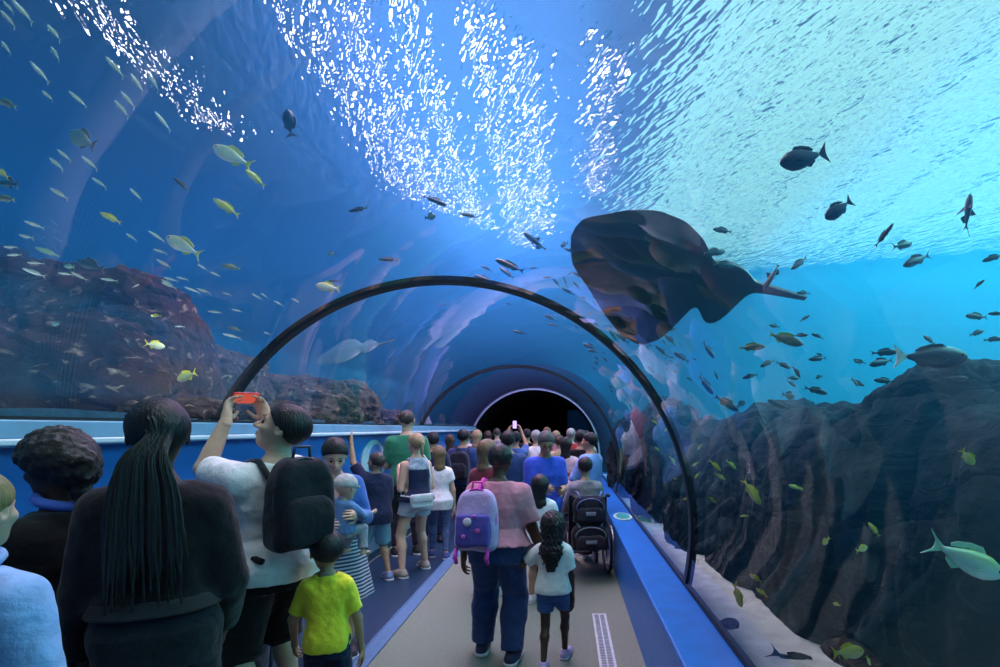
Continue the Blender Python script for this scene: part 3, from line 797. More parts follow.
def boulder(name, c, r, mat, label, group, seed=1, amp=.22, freq=1.6, rz=0.0, strata=.0, square=2.6, small=False, zmin=None):
    V, Fs = (ICO3, ICO3F) if small else (ICO5, ICO5F)
    V = V / ((np.abs(V) ** square).sum(1) ** (1 / square))[:, None]
    n = fbm(V * freq, 5, seed) + .45 * fbm(V * freq * 2.3, 4, seed + 3, ridged=True)
    P = V * (1 + amp * n)[:, None] * np.array(r)
    if strata: 
        z = P[:, 2] + .06 * P[:, 0]; k = np.sin(z * strata + 2 * fbm(P * .7, 2, seed + 9)); P[:, :2] *= (1 + .05 * np.sign(k) * np.abs(k) ** .5)[:, None]
    ca, sa = math.cos(rz), math.sin(rz)
    P = np.stack([P[:, 0] * ca - P[:, 1] * sa, P[:, 0] * sa + P[:, 1] * ca, P[:, 2]], 1)
    if zmin is not None: P[:, 2] = np.maximum(P[:, 2], zmin - c[2])
    o = mesh_obj(name, P, Fs, mat, None, True); o.location = c
    return tag(o, label, 'rock', group)

sandm = paint('sand', (.62, .72, .70), .95, .18, 9, .5, 60)
def sand_bed(name, x0, x1, zf, y0=Y0, y1=YB, nx=90, ny=200, front=None):
    X, Y = np.meshgrid(np.linspace(x0, x1, nx), np.linspace(y0, y1, ny), indexing='ij')
    P = np.stack([X.ravel(), Y.ravel(), np.zeros(X.size)], 1); P[:, 2] = zf(P[:, 0], P[:, 1]) + .05 * fbm(P * 1.3, 4, 5) + .012 * fbm(P * 9, 2, 8)
    Fs = [(i * ny + j, (i + 1) * ny + j, (i + 1) * ny + j + 1, i * ny + j + 1) for i in range(nx - 1) for j in range(ny - 1)]
    base = len(P); edge = [i * ny for i in range(nx)] + [(nx - 1) * ny + j for j in range(1, ny)] + [i * ny + ny - 1 for i in range(nx - 2, -1, -1)] + [j for j in range(ny - 2, 0, -1)]
    B = P[edge].copy(); B[:, 2] = P[:, 2].min() - .25
    P = np.concatenate([P, B]); m = len(edge)
    Fs += [(edge[k], edge[(k + 1) % m], base + (k + 1) % m, base + k) for k in range(m)]; Fs.append(tuple(base + k for k in range(m)))
    return struct(mesh_obj(name, P, Fs, sandm, None, True))
sand_bed('floor_sand_right', .935, XR - .05, lambda x, y: .47 + .03 * (x - .9) ** 1.2 + 0 * y)
sand_bed('floor_sand_left', XL + .05, -2.64, lambda x, y: 1.68 + .125 * np.exp(-((x + 2.68) / .10) ** 2) - .10 * np.clip(-2.75 - x, 0, 3))

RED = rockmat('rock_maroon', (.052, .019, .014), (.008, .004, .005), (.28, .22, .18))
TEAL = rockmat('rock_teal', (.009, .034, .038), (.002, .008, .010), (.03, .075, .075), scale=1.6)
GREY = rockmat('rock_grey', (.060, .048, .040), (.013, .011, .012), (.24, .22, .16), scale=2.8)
LR = 'reef rocks behind the left glass'
def rock_at(px, py, d, r, mat, label, group, **kw):
    """boulder whose crest shows at picture point px,py"""
    if px < 450: d = max(d, (2.62 + max(r[0], r[1]) * 1.05) * F / (VX - px))
    p = at(px, py, d); return boulder('rock', (p.x, p.y, p.z - r[2] * .93), r, mat, label, group, **kw)
rock_at(40, 276, 4.6, (.95, .75, .85), RED, 'large maroon reef rock with a flat banded top at far left', LR, seed=3, strata=9, square=3.4, rz=.2)
rock_at(128, 290, 4.4, (.50, .55, .75), RED, 'blocky maroon reef rock with a sheer right side above the braided head', LR, seed=8, strata=8, square=4.2, rz=.15, amp=.16)
rock_at(-18, 262, 5.4, (.8, .7, 1.1), GREY, 'grey green reef rock peeping over the banded maroon one', LR, seed=12, amp=.25)
rock_at(70, 330, 3.75, (.62, .36, .55), RED, 'maroon rock face with pale scratched lines low behind the glass', LR, seed=15, strata=11, square=3.2, rz=.5)
rock_at(158, 318, 4.7, (.42, .5, .62), RED, 'sloping maroon reef rock behind the striped yellow fish', LR, seed=21, amp=.2)
rock_at(196, 352, 5.4, (.62, .6, .6), GREY, 'grey brown rounded reef rock just left of the raised phone', LR, seed=23, amp=.25)
rock_at(240, 378, 6.2, (.75, .7, .5), GREY, 'dark low reef rock behind the raised hands', LR, seed=27, amp=.25)
rock_at(292, 384, 6.4, (.70, .5, .45), GREY, 'dark humped reef rock behind the photographing man', LR, seed=33, amp=.28)
rock_at(350, 386, 6.9, (.38, .4, .42), GREY, 'small crusty reef rock above the mother with the baby', LR, seed=36, amp=.3)
rock_at(330, 403, 6.2, (.34, .3, .2), GREY, 'low encrusted rock ledge under the pale ray', LR, seed=38, amp=.3, small=True)
for i, (px, py, d, r) in enumerate([(150, 404, 3.3, .13), (176, 400, 3.6, .17), (205, 402, 3.9, .15), (268, 404, 4.6, .2), (305, 408, 5.2, .18), (378, 412, 7.2, .16), (395, 411, 7.6, .15)]):
    rock_at(px, py, d, (r * 1.5, r, r), GREY, ['pale knobbly stone behind the braided head, near the glass', 'encrusted stone low behind the striped yellow fish', 'stone beside the sleeve of the photographing man', 'round stone behind the raised arms', 'small stone behind the photographing man', 'small crusty stone above the pointing boy', 'furthest small stone, left of the green shirted man'][i], LR, seed=50 + i, small=True, amp=.35)
# right reef
RR = 'dark reef rocks behind the right glass'
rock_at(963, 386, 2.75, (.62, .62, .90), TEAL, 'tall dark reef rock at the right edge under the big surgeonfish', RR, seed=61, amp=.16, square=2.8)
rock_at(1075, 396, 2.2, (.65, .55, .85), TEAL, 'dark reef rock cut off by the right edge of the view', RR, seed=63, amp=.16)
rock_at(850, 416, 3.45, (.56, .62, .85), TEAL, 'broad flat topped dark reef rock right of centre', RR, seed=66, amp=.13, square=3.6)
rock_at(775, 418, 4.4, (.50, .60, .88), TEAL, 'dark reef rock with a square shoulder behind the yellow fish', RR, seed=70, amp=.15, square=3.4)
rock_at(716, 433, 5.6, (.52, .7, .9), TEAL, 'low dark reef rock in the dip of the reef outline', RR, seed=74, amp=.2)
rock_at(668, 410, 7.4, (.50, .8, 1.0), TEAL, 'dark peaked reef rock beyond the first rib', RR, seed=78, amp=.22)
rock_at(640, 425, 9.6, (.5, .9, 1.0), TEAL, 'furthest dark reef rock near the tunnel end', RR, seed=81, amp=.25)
rock_at(905, 640, 2.7, (.34, .34, .16), GREY, 'flat grey stone lying on the sand at lower right', RR, seed=90, small=True, amp=.2)
boulder('pebble', at(730, 622, 3.0) + Vector((0, 0, -.01)), (.05, .04, .025), GREY, 'tiny grey stone lying alone on the pale sand', None, seed=93, small=True)['category'] = 'stone'

# ---------------------------------------------------------------- fish
def fishmat(name, back, side, belly, rough=.35, stripes=None, metal=.0, zs=(-.05, .05)):
    m, nt, out = new_mat('fish_' + name)
    b = N(nt, 'ShaderNodeBsdfPrincipled'); b.inputs['Roughness'].default_value = rough; b.inputs['Metallic'].default_value = metal; b.inputs['Specular IOR Level'].default_value = .6
    tc = N(nt, 'ShaderNodeTexCoord'); sx = N(nt, 'ShaderNodeSeparateXYZ'); nt.links.new(tc.outputs['Object'], sx.inputs[0])
    no = N(nt, 'ShaderNodeTexNoise', Scale=18.0); nt.links.new(tc.outputs['Object'], no.inputs['Vector'])
    ma = N(nt, 'ShaderNodeMath', operation='MULTIPLY_ADD'); ma.inputs[1].default_value = .03; nt.links.new(no.outputs['Fac'], ma.inputs[0]); nt.links.new(sx.outputs['Z'], ma.inputs[2])
    mr = N(nt, 'ShaderNodeMapRange'); mr.inputs['From Min'].default_value = zs[0]; mr.inputs['From Max'].default_value = zs[1]; nt.links.new(ma.outputs[0], mr.inputs['Value'])
    cr = N(nt, 'ShaderNodeValToRGB'); e = cr.color_ramp.elements; e[0].color = c4(belly); e[1].color = c4(back); mid = e.new(.5); mid.color = c4(side)
    nt.links.new(mr.outputs[0], cr.inputs[0]); col = cr.outputs[0]
    if stripes:
        w = N(nt, 'ShaderNodeTexWave', wave_type='BANDS', bands_direction=stripes[1], Scale=stripes[2], Distortion=.4); nt.links.new(tc.outputs['Object'], w.inputs['Vector'])
        mx = N(nt, 'ShaderNodeMix', data_type='RGBA'); mx.inputs['B'].default_value = c4(stripes[0]); r2 = N(nt, 'ShaderNodeMapRange'); r2.inputs['From Min'].default_value = .55; r2.inputs['From Max'].default_value = .65
        nt.links.new(w.outputs['Fac'], r2.inputs['Value']); nt.links.new(r2.outputs[0], mx.inputs['Factor']); nt.links.new(col, mx.inputs['A']); col = mx.outputs['Result']
    nt.links.new(col, b.inputs['Base Color']); nt.links.new(b.outputs[0], out.inputs['Surface'])
    return m
# kind: height, width, tail length, fork, body colours, fin colour
FK = {
 'scad':    dict(h=.132, w=.10, fork=.55, tl=.17, m=('scad', (.30, .50, .46), (.82, .92, .88), (.95, .97, .95)), fin=(.40, .55, .45), dors=.035),
 'scadgreen': dict(h=.20, w=.13, fork=.55, tl=.17, m=('scadgreen', (.10, .40, .26), (.35, .72, .50), (.75, .88, .74)), fin=(.35, .55, .25), dors=.05),
 'dark':    dict(h=.155, w=.12, fork=.6, tl=.20, m=('dark', (.010, .028, .055), (.018, .046, .08), (.06, .12, .17)), fin=(.02, .035, .05), dors=.035),
 'mid':     dict(h=.235, w=.14, fork=.5, tl=.19, m=('mid', (.016, .045, .085), (.034, .085, .13), (.12, .22, .27)), fin=(.05, .08, .10), dors=.06),
 'jack':    dict(h=.250, w=.15, fork=.6, tl=.20, m=('jack', (.05, .08, .07), (.16, .20, .15), (.36, .38, .30)), fin=(.42, .55, .05), dors=.06),
 'yellow':  dict(h=.255, w=.14, fork=.5, tl=.20, m=('yellow', (.45, .50, .05), (.70, .72, .18), (.72, .76, .45)), fin=(.75, .72, .05), dors=.06),
 'deep':    dict(h=.50, w=.15, fork=.3, tl=.18, m=('deep', (.06, .16, .22), (.12, .28, .34), (.22, .40, .44)), fin=(.04, .08, .12), dors=.10),
 'deepyellow': dict(h=.46, w=.16, fork=.3, tl=.20, m=('deepyellow', (.42, .50, .08), (.60, .64, .22), (.72, .74, .42)), fin=(.60, .62, .06), dors=.10),
 'bream':   dict(h=.315, w=.17, fork=.45, tl=.20, m=('bream', (.30, .40, .22), (.62, .74, .62), (.86, .90, .84)), fin=(.66, .70, .10), dors=.07, big=True),
 'porgy':   dict(h=.330, w=.16, fork=.5, tl=.22, m=('porgy', (.62, .62, .22), (.86, .86, .66), (.90, .90, .80)), fin=(.80, .74, .06), dors=.08, big=True),
 'porkfish': dict(h=.42, w=.16, fork=.5, tl=.20, m=('porkfish', (.70, .72, .12), (.74, .80, .30), (.80, .84, .6)), fin=(.85, .80, .05), dors=.10, big=True, stripes=((.03, .12, .16), 'Z', 9.0)),
 'surgeon': dict(h=.42, w=.13, fork=.25, tl=.20, m=('surgeon', (.004, .014, .06), (.006, .022, .085), (.012, .036, .11)), fin=(.010, .02, .05), dors=.055, big=True, ped=.07),
 'paletail': dict(h=.300, w=.13, fork=.22, tl=.18, m=('paletail', (.003, .009, .03), (.005, .014, .042), (.008, .02, .05)), fin=(.85, .82, .75), dors=.03, big=True, ped=.07),
 'silverjack': dict(h=.300, w=.16, fork=.5, tl=.23, m=('silverjack', (.45, .55, .16), (.50, .66, .60), (.62, .78, .76)), fin=(.42, .70, .50), dors=.06, big=True),
 'shark':   dict(h=.165, w=.14, fork=.7, tl=.26, m=('shark', (.02, .05, .08), (.03, .07, .10), (.08, .14, .17)), fin=(.02, .05, .08), dors=.11, big=True),
}
def fish_meshes(k):
    s = FK[k]
    L = 1.0; tl = s['tl']; bx1 = -.5 + tl * .80                      # nose at +.5
    ts = np.array([0, .04, .12, .25, .4, .55, .7, .83, .93, 1.0]); ped = s.get('ped', .20)
    hp = np.array([.02, .34, .66, .93, 1.0, .92, .70, .43, .24, ped]); n = 12
    if k == 'shark': hp = np.array([.02, .40, .75, .97, 1., .85, .6, .36, .22, .16])
    V, Fs = [], []
    for t, hh in zip(ts, hp):
        x = .5 + (bx1 - .5) * t
        for i in range(n):
            a = 2 * math.pi * i / n
            V.append((x, s['w'] / 2 * hh ** .9 * math.sin(a), s['h'] / 2 * hh * math.cos(a) - .02 * s['h'] * math.sin(t * 3)))
    for j in range(len(ts) - 1):
        for i in range(n): Fs.append((j * n + i, j * n + (i + 1) % n, (j + 1) * n + (i + 1) % n, (j + 1) * n + i))
    Fs += [tuple(reversed(range(n))), tuple((len(ts) - 1) * n + i for i in range(n))]
    def fin(pts, th):
        pts = [Vector((x, 0, z)) for x, z in pts]; m = len(pts)
        VV = [(p.x, -th, p.z) for p in pts] + [(p.x, th, p.z) for p in pts]
        return VV, [tuple(range(m)), tuple(reversed(range(m, 2 * m)))] + [(i, i + m, (i + 1) % m + m, (i + 1) % m) for i in range(m)]
    h = s['h'] / 2; f = s['fork']; th = max(h * 1.05, .11); p = max(h * ped, .015)
    tail = fin([(bx1 + .03, p), (-.5 + tl * .45, th * .55), (-.5, th), (-.5 + tl * f * .9, th * .35), (-.5 + tl * f, 0), (-.5 + tl * f * .9, -th * .35), (-.5, -th), (-.5 + tl * .45, -th * .55), (bx1 + .03, -p)], .008)
    d = s['dors']
    if k == 'shark': dorsal = fin([(.14, h * .9), (.02, h + d), (.0, h + d * .6), (-.02, h * .85)], .008)
    else: dorsal = fin([(.22, h * .86), (.14, h + d * .9), (0, h + d * .75), (-.14, h * .78 + d * .6), (-.22, h * .52 + d * .35), (-.2, h * .45), (0, h * .85)], .007)
    anal = fin([(-.02, -h * .85), (-.10, -h * .80 - d * .8), (-.20, -h * .52 - d * .4), (-.21, -h * .42)], .007)
    pecs = [[], []]
    for sy in (-1, 1):
        y = s['w'] / 2 * .85
        base = len(pecs[0]); q = [(.22, y * sy, -.02), (.10, (y + .07) * sy, -.07), (.06, (y + .055) * sy, -.095), (.19, y * .9 * sy, -.05)]
        if k == 'shark': q = [(.24, y * sy, -.03), (.10, (y + .17) * sy, -.09), (.07, (y + .16) * sy, -.10), (.12, y * .9 * sy, -.05)]
        pecs[0] += [(a, b, c + .004) for a, b, c in q] + [(a, b, c - .004) for a, b, c in q]
        b0 = base; pecs[1] += [(b0, b0 + 1, b0 + 2, b0 + 3), (b0 + 7, b0 + 6, b0 + 5, b0 + 4)] + [(b0 + i, b0 + 4 + i, b0 + 4 + (i + 1) % 4, b0 + (i + 1) % 4) for i in range(4)]
    return (V, Fs), tail, dorsal, anal, (pecs[0], pecs[1])
_fp = {}
def fish_proto(k):
    if k in _fp: return _fp[k]
    s = FK[k]; body, tail, dorsal, anal, pec = fish_meshes(k)
    bm_ = fishmat(*s['m'], stripes=s.get('stripes'), zs=(-s['h'] * .42, s['h'] * .42)); fm = paint('fin_' + k, s['fin'], .5, .15, 12)
    def me(name, VF, m, sm=True):
        q = bpy.data.meshes.new(name); q.from_pydata([tuple(v) for v in VF[0]], [], [tuple(f) for f in VF[1]]); q.materials.append(m)
        if sm: q.polygons.foreach_set('use_smooth', np.ones(len(q.polygons), bool))
        q.update(); return q
    eye = MB().ball((0, 0, 0), (.022, .012, .022), 8, 6); ez = s['h'] * .06
    r = dict(body=me('fish', body, bm_), tail=me('tail_fin', tail, fm, False), dorsal=me('dorsal_fin', dorsal, fm if k not in ('paletail', 'surgeon') else bm_, False),
             anal=me('anal_fin', anal, fm if k not in ('paletail', 'surgeon') else bm_, False), pec=me('pectoral_fins', pec, fm if k not in ('paletail',) else bm_, False), eye=me('eye', (eye.V, eye.Fc), paint('fish_eye', (.01, .01, .012), .15)), s=s)
    _fp[k] = r; return r
def exit_d(px, py):
    """depth at which the sight line through a picture point leaves the tunnel"""
    dx, dz = (px - VX) / F, -(py - VY) / F
    a = dx * dx + dz * dz; b = 2 * (dx * (0 - CX) + dz * (EYE - CZ)); c = CX ** 2 + (EYE - CZ) ** 2 - RAD ** 2
    return (-b + math.sqrt(b * b - 4 * a * c)) / (2 * a)
NFISH = 0
def fish(hx, hy, tx, ty, kind, label, group=None, dd=1.2, yaw=None, name='fish', cat='fish', full=None):
    global NFISH
    NFISH += 1
    r = random.Random(NFISH)
    mx, my = (hx + tx) / 2, (hy + ty) / 2
    d = max(exit_d(hx, hy), exit_d(tx, ty), exit_d(mx, my)) + .22 + dd * (r.random() * .5 + .75 if dd else 0)
    d = min(d, 12.8)
    A, B = at(hx, hy, d), at(tx, ty, d); v = A - B
    yw = math.radians(r.uniform(-12, 12) if kind == 'scad' else r.uniform(-25, 25) if yaw is None else yaw)
    L = v.length / max(.5, math.cos(yw)); f = v.normalized() * math.cos(yw) + Vector((0, 1, 0)) * math.sin(yw)
    up = Vector((0, 0, 1)); 
    u = (up - f * up.dot(f)); u = (u.normalized() if u.length > .25 else (Vector((1, 0, 0)) - f * f.x).normalized())
    w = u.cross(f)
    M = Matrix((f, w, u)).transposed().to_4x4(); M.translation = (A + B) / 2
    p = fish_proto(kind)
    o = bpy.data.objects.new(name, p['body']); link(o); o.matrix_world = M @ Matrix.Diagonal((L, L, L, 1))
    tag(o, label, cat, group)
    px_len = math.hypot(hx - tx, hy - ty)
    for nm in ('tail', 'dorsal') if (px_len < 16) else ('tail', 'dorsal', 'anal', 'pec'):
        c = link(bpy.data.objects.new(p[nm].name.split('.')[0], p[nm]), o)
    if px_len > 26:
        for sy in (-1, 1):
            c = link(bpy.data.objects.new('eye', p['eye']), o); c.location = (.395, sy * p['s']['w'] * .36, p['s']['h'] * .07)
    return o
G1 = ('small silver fish of the loose school swimming up and left at upper left', 'silver school at upper left')
for t in [(44.5,22.4,63.4,42.9),(48.7,44.8,62,62.4),(0,9.7,16.6,28.3),(13.3,0,32,23),(2,0,15.6,14.6),(0,40,12.7,55.6),(31.8,62.4,48.7,82.9),(40,89.3,55.6,102.4),(69.2,91.2,87.7,108.2),(105.3,56.2,124.8,78),(130.2,73.1,144.7,93.6),(147.8,72.1,159.9,92.6),(119.9,90.7,136.5,109.2),(113.5,99.4,130.6,118.9),(156.6,112.7,170,131),(57.1,149.2,72.1,161.9),(47.8,157,65.3,171),(80.9,155.7,99.4,170.7),(90.7,177,108.2,188.6),(48.7,187.3,70,200),(129.3,188.2,143,200.9)]:
    fish(*t, 'scad', *G1, dd=.45)
G2 = ('small pale fish drifting over the maroon rocks on the left', 'pale school over the left rocks')
for t in [(25.3,221.4,43.9,228.2),(16.6,234,36,239),(2,246.3,19.5,247.7),(124.4,232.7,138.4,241.3),(149.2,231.1,164.8,241.9),(6,254.9,23,254.9),(28,262.8,43.9,263.5),(23,268.5,45.9,277),(58.7,273,74,275),(72.3,272.3,86.7,280.4),(101,278.7,118,281),(155.6,259,172,268),(153,249,168,254),(139,284,132,288),(160,279,175,286)]:
    fish(*t, 'scad', *G2, dd=.5)
G3 = ('small pale fish in deep blue water left of the first rib', 'faint school left of the rib')
for t in [(198,263.9,207.8,271),(209.7,271.7,221.4,277),(163.9,277.5,178.5,281.4),(175.6,276.5,190,280.4),(162,282.4,176.6,288.6),(185.3,287.3,200,293),(196,288.2,211.7,293.7),(222.4,292.5,232,295.6),(251.6,293.7,263.3,300),(260.4,293.1,268.2,298),(274,300.9,283.8,306.4),(291.6,298.4,300.4,303.4),(207.8,311.2,223.4,313.2),(232,309.3,242.9,312),(174.6,326.3,185.3,326.8),(223.4,334,240,338),(263.3,332,272,335)]:
    fish(*t, 'scad', *G3, dd=.7)
for t, l in [((38.3,248.6,58.1,256), 'green backed fish above the banded maroon rock'), ((60.4,264.5,78.2,268.5), 'green backed fish skimming the top of the blocky maroon rock')]:
    fish(*t, 'scadgreen', l, 'green backed fish over the left rocks')
for t, k, l in [
 ((-4,99,18.5,108.2), 'jack', 'olive yellow tailed fish at the left edge under the silver school'), ((68.2,131.7,96.5,147.3), 'deep', 'deep bodied blue grey fish under the silver school at upper left'),
 ((102.4,213.6,120,222.4), 'yellow', 'small yellowish fish left of the big silver bream'), ((-8,178,26,188), 'mid', 'blue grey fish half out of view at the left edge'), ((-5,168,9.7,178.5), 'yellow', 'small yellowish fish at the left edge above the blue grey one'),
 ((-6,197,16.6,200.3), 'jack', 'dim yellow tailed fish at the left edge below the blue grey one'), ((213,146.3,253.2,166.8), 'bream', 'large silver bream with yellow fins near the upper left glitter'),
 ((246.8,170.7,264.7,186.3), 'yellow', 'slim yellow fish close behind the tail of the silver bream'), ((286.7,109,291.6,137.5), 'surgeon', 'dark oval fish swimming straight up between the glitter streaks'),
 ((214.9,199.9,238.9,215.6), 'yellow', 'yellow green fish alone below the silver bream'), ((173.6,177.5,189.2,191), 'dark', 'slim dark fish left of the lone yellow green one'), ((73,259,109,271), 'mid', 'blurred blue fish hovering over the maroon rock'),
 ((166.2,236.6,201.9,256), 'bream', 'large pale silver bream above the rocks at left'), ((223.4,265.8,240,268.4), 'jack', 'olive fish with yellow tail right of the pale bream'), ((229.2,327.2,240.9,331), 'jack', 'small olive fish near the foot of the first rib'),
 ((315.6,285.3,341.3,289.2), 'porgy', 'whitish fish with a yellow tail just above the first rib'), ((165,347,144,343), 'porgy', 'pale yellow fish against the maroon rock, facing right'), ((150.8,315.6,161.9,315.9), 'yellow', 'tiny yellow fish at the shoulder of the maroon rock'),
 ((177,380,197,372), 'porkfish', 'yellow fish with dark stripes low in front of the maroon rock'), ((52,324,61,324), 'deep', 'small blue deep bodied fish in front of the maroon rock'),
 ((346.4,209.2,371.2,209.6), 'dark', 'slim dark fish lying level left of the glitter'), ((448,207,420,193.6), 'dark', 'slim dark fish slanting down right under the central glitter'), ((436.5,217,423.8,217), 'deep', 'small dark deep bodied fish under the central glitter'),
 ((460,214,479.5,217.4), 'dark', 'slim dark fish right of the small deep bodied one'), ((378,259,400.4,260.3), 'dark', 'slim dark fish above the top of the first rib'), ((327.3,254,336,253.7), 'deep', 'small dark deep bodied fish left of the first rib top'), ((328.3,281,341.3,281), 'dark', 'short dark fish just over the whitish one'),
 ((494,257.4,527,274.3), 'dark', 'longest dark slim fish in the bunch above the rib'), ((560.4,246,568.2,243), 'deep', 'small dark deep bodied fish at the snout of the big ray'), ((564.3,248,578,254.8), 'dark', 'thin dark fish touching the snout of the big ray'),
 ((800.2,346,769,331.4), 'jack', 'large olive jack with yellow tail under the ray tail'), ((764,347,737.8,347.5), 'jack', 'olive jack with yellow tail, second in from the ray'),
 ((968.2,357,894,356.5), 'paletail', 'big dark surgeonfish with a pale tail at right'), ((779.6,164,828,151.7), 'surgeon', 'dark blue surgeonfish silhouetted against the bright surface'), ((825,218.7,852,199.8), 'surgeon', 'dark oval fish below the silhouetted surgeonfish'),
 ((891,224.6,875.8,247.5), 'dark', 'dark fish bending upward with a pale tail tip at right'), ((764,290,781,260), 'shark', 'dim blue grey fish pointing down behind the tail of the ray'), ((970.3,193.5,965,235.8), 'shark', 'faint blue shark shape swimming upward at far right'),
 ((758.6,504,744,478.5), 'yellow', 'slim yellow fish diving in front of the dark reef rock'), ((742,607.7,733.5,582), 'yellow', 'slim yellow fish diving toward the sand'), ((823.6,545,829,536.7), 'deepyellow', 'tiny pale yellow fish alone before the flat topped reef rock'), ((868.6,547,855,551), 'deepyellow', 'small round greenish fish left of the silver jack'),
 ((869.7,523,878.7,536.7), 'yellow', 'small yellow fish above the round greenish one'), ((972,464.7,963,449), 'deepyellow', 'small greenish fish at far right over the dark rock'), ((1004,576,925.6,540.5), 'silverjack', 'large silver green jack at the right edge'),
 ((862,649,834,655), 'deepyellow', 'yellow green grunt low over the sand at right'), ((871,666,865.8,655), 'yellow', 'small yellow fish at the bottom edge right of the grunt'), ((828,676,768,650), 'mid', 'dark fish lying over the sand at the bottom edge')]:
    fish(*t, k, l, dd=.25 if t[1] > 430 and t[0] > 600 else .12 if t[1] > 300 and t[0] < 210 else .9, yaw=0 if k in ('paletail', 'surgeon', 'silverjack', 'bream', 'porgy', 'porkfish') else None)
G4 = ('short dark slim fish in the bunch between the glitter and the ray snout', 'dark bunch above the rib')
for t in [(499,266.5,515.6,280.2),(480.5,265.6,493.5,272),(472.7,274,496,283.7),(529.2,268,539,268),(543,277,553.6,278),(552.6,278.2,560.4,288),(561.4,288,575,295.8),(563.3,276.3,567.2,287),(572,272,566,277),(573,271.4,582.8,279.2),(573,282,581,290),(577,257.8,586.7,258.7),(547.7,323.5,560.4,327),(543.8,315.3,557.5,321),(512.6,330.9,528.2,334.4),(505,303,513,305)]:
    fish(*t, 'dark', *G4, dd=1.6)
fish(523.4, 232.4, 550, 253, 'shark', 'small dark shark shape gliding left of the big ray', None, dd=1.2, name='shark', cat='shark', yaw=0)
G5 = ('tiny dark fish in the dense school below the big ray', 'dense school below the ray')
L5 = [(592.7,289,601,287.7),(595.7,295.5,603.2,297.7),(609,293,619.7,297),(621,300.7,633,301.8),(611.5,306,620.5,309.7),(616.7,309.7,625,317),(604,314,613,321),(588,315,592,311),(618.7,322,624,325),(610,324,611.5,330),(629.5,319.5,637.7,318),(599,306,607,309),(645,330,657,331.5),(668.5,330,678,328.5),(664.7,334.5,676,345.7),(655,345,668.5,357),(673.7,352.5,690,362),(675,366,680.5,363),(646,343.5,649,351),(662,339,666,345),(609,330,620,343),(616,333,629.5,343.5),(583,343.5,596.5,349.5),(619,355,625,352),(625,358.5,634,367.5),(588,350,598,353),(594,322,600,326),(636,326,643,329)]
rr = random.Random(5)
for _ in range(46):
    a, b = rr.gauss(0, 1), rr.gauss(0, 1); x = 628 + 30 * a; y = 345 + 22 * b + .55 * 30 * a; q = rr.uniform(4, 8); an = rr.uniform(.3, 1.0)
    if 572 < x < 720 and y < 412 and not (x > 640 and y < 322): L5.append((x, y, x + q * math.cos(an), y + q * math.sin(an)))
for t in L5: fish(*t, 'mid' if rr.random() < .5 else 'dark', *G5, dd=1.5)
G6 = ('grey blue fish in the loose school in bright water right of the ray', 'right hand school')
for t in [(715.3,357.8,701.7,342.2),(768,325.6,781.6,326.6),(807,335.5,793.3,335.3),(811.9,333.4,823.6,339.2),(809,315.5,800,321.7),(816.7,353,824,356.8),(808,359.7,827.5,357.8),(759.2,367,775.8,359.7),(790.4,368.5,775.8,361.7),(742.6,378.2,758.2,374.3),(800,378.2,785.5,378.2),(799.2,378,793.3,365.6),(796.8,386.4,785.5,380.2),(826.5,393.8,804,387),(768,399.7,790.4,409.4),(714,394,697.8,375.3),(736.8,411.4,715.3,394.8),(718.3,379.2,713.4,370.4),(853.8,359,866,364),(860,386,850,378),(922,336,936.8,344),(964.2,316,989.4,317),(990,313,1004,315),(985,330.4,967.8,335.8),(1002,339,984,340),(983,280,975,289),(897.6,352,870.6,353),(867,365.5,895.8,359),(852.6,360.5,862.5,364),(863.4,386,851,379),(873.3,380,895.8,381.7),(966,379,940,378.5),(712,229.9,733.7,231.2),(726.6,250.3,700.6,254.9),(736.3,264.5,710.8,265),(679,244.7,689,251),(789.8,270.2,808.9,256.1),(796,293,811.4,293),(916.3,241.2,888,249.3),(900,267.3,933.7,253),(983,261,1004,254.5),(878,402,884,399)]:
    fish(*t, 'mid', *G6, dd=.9)
for t in [(795.3,397,781.6,394),(745.6,400.7,736.8,407.5),(816,378,822,376)]:
    fish(*t, 'deep', 'deep bodied grey fish in the loose school right of the ray', 'right hand school', dd=1.0)
G7 = ('small yellow green fish in front of the dark reef on the right', 'yellow green fish by the right reef')
for t in [(720,471,709.5,459.6),(737,469.5,725,459.6),(725,480,714.4,472.8),(717,503,707,496),(788.6,485,803,490),(740,516,749,516),(676.5,466,669,455.5),(697,450,702,444),(692,466,699,462),(694,478,701,472),(673,478,678,480),(683,500,690,497),(757,589,767,597),(749,574,763,583),(831.6,602,842,607),(803,489,796,487),(664,432,669,427),(652,420,657,424),(655,447,660,452)]:
    fish(*t, 'yellow', *G7, dd=.15)

# ---------------------------------------------------------------- rays
def ray_outline_mesh(half, thick, nx=64, ny=34, camber=0.0, roll=0.0):
    """disc fish: half(s) half width along the body s=0 (snout)..1, thick(s) centre thickness; unit length along -x"""
    P, Fs = [], []
    for side in (1, -1):
        for i in range(nx + 1):
            s = i / nx; w = half(s); t = thick(s)
            for j in range(ny + 1):
                v = -1 + 2 * j / ny
                z = side * t * max(0, 1 - abs(v) ** 1.5) ** .8 * (1.0 if side > 0 else .75) + camber * (abs(v) ** 2) * w
                P.append((.5 - s, v * w, z))
    m = (nx + 1) * (ny + 1)
    for k in range(2):
        for i in range(nx):
            for j in range(ny):
                q = (i * (ny + 1) + j, (i + 1) * (ny + 1) + j, (i + 1) * (ny + 1) + j + 1, i * (ny + 1) + j + 1)
                q = tuple(a + k * m for a in q); Fs.append(q[::-1] if k == 0 else q)
    return P, Fs
def interp(xs, ys):
    return lambda s: float(np.interp(s, xs, ys))
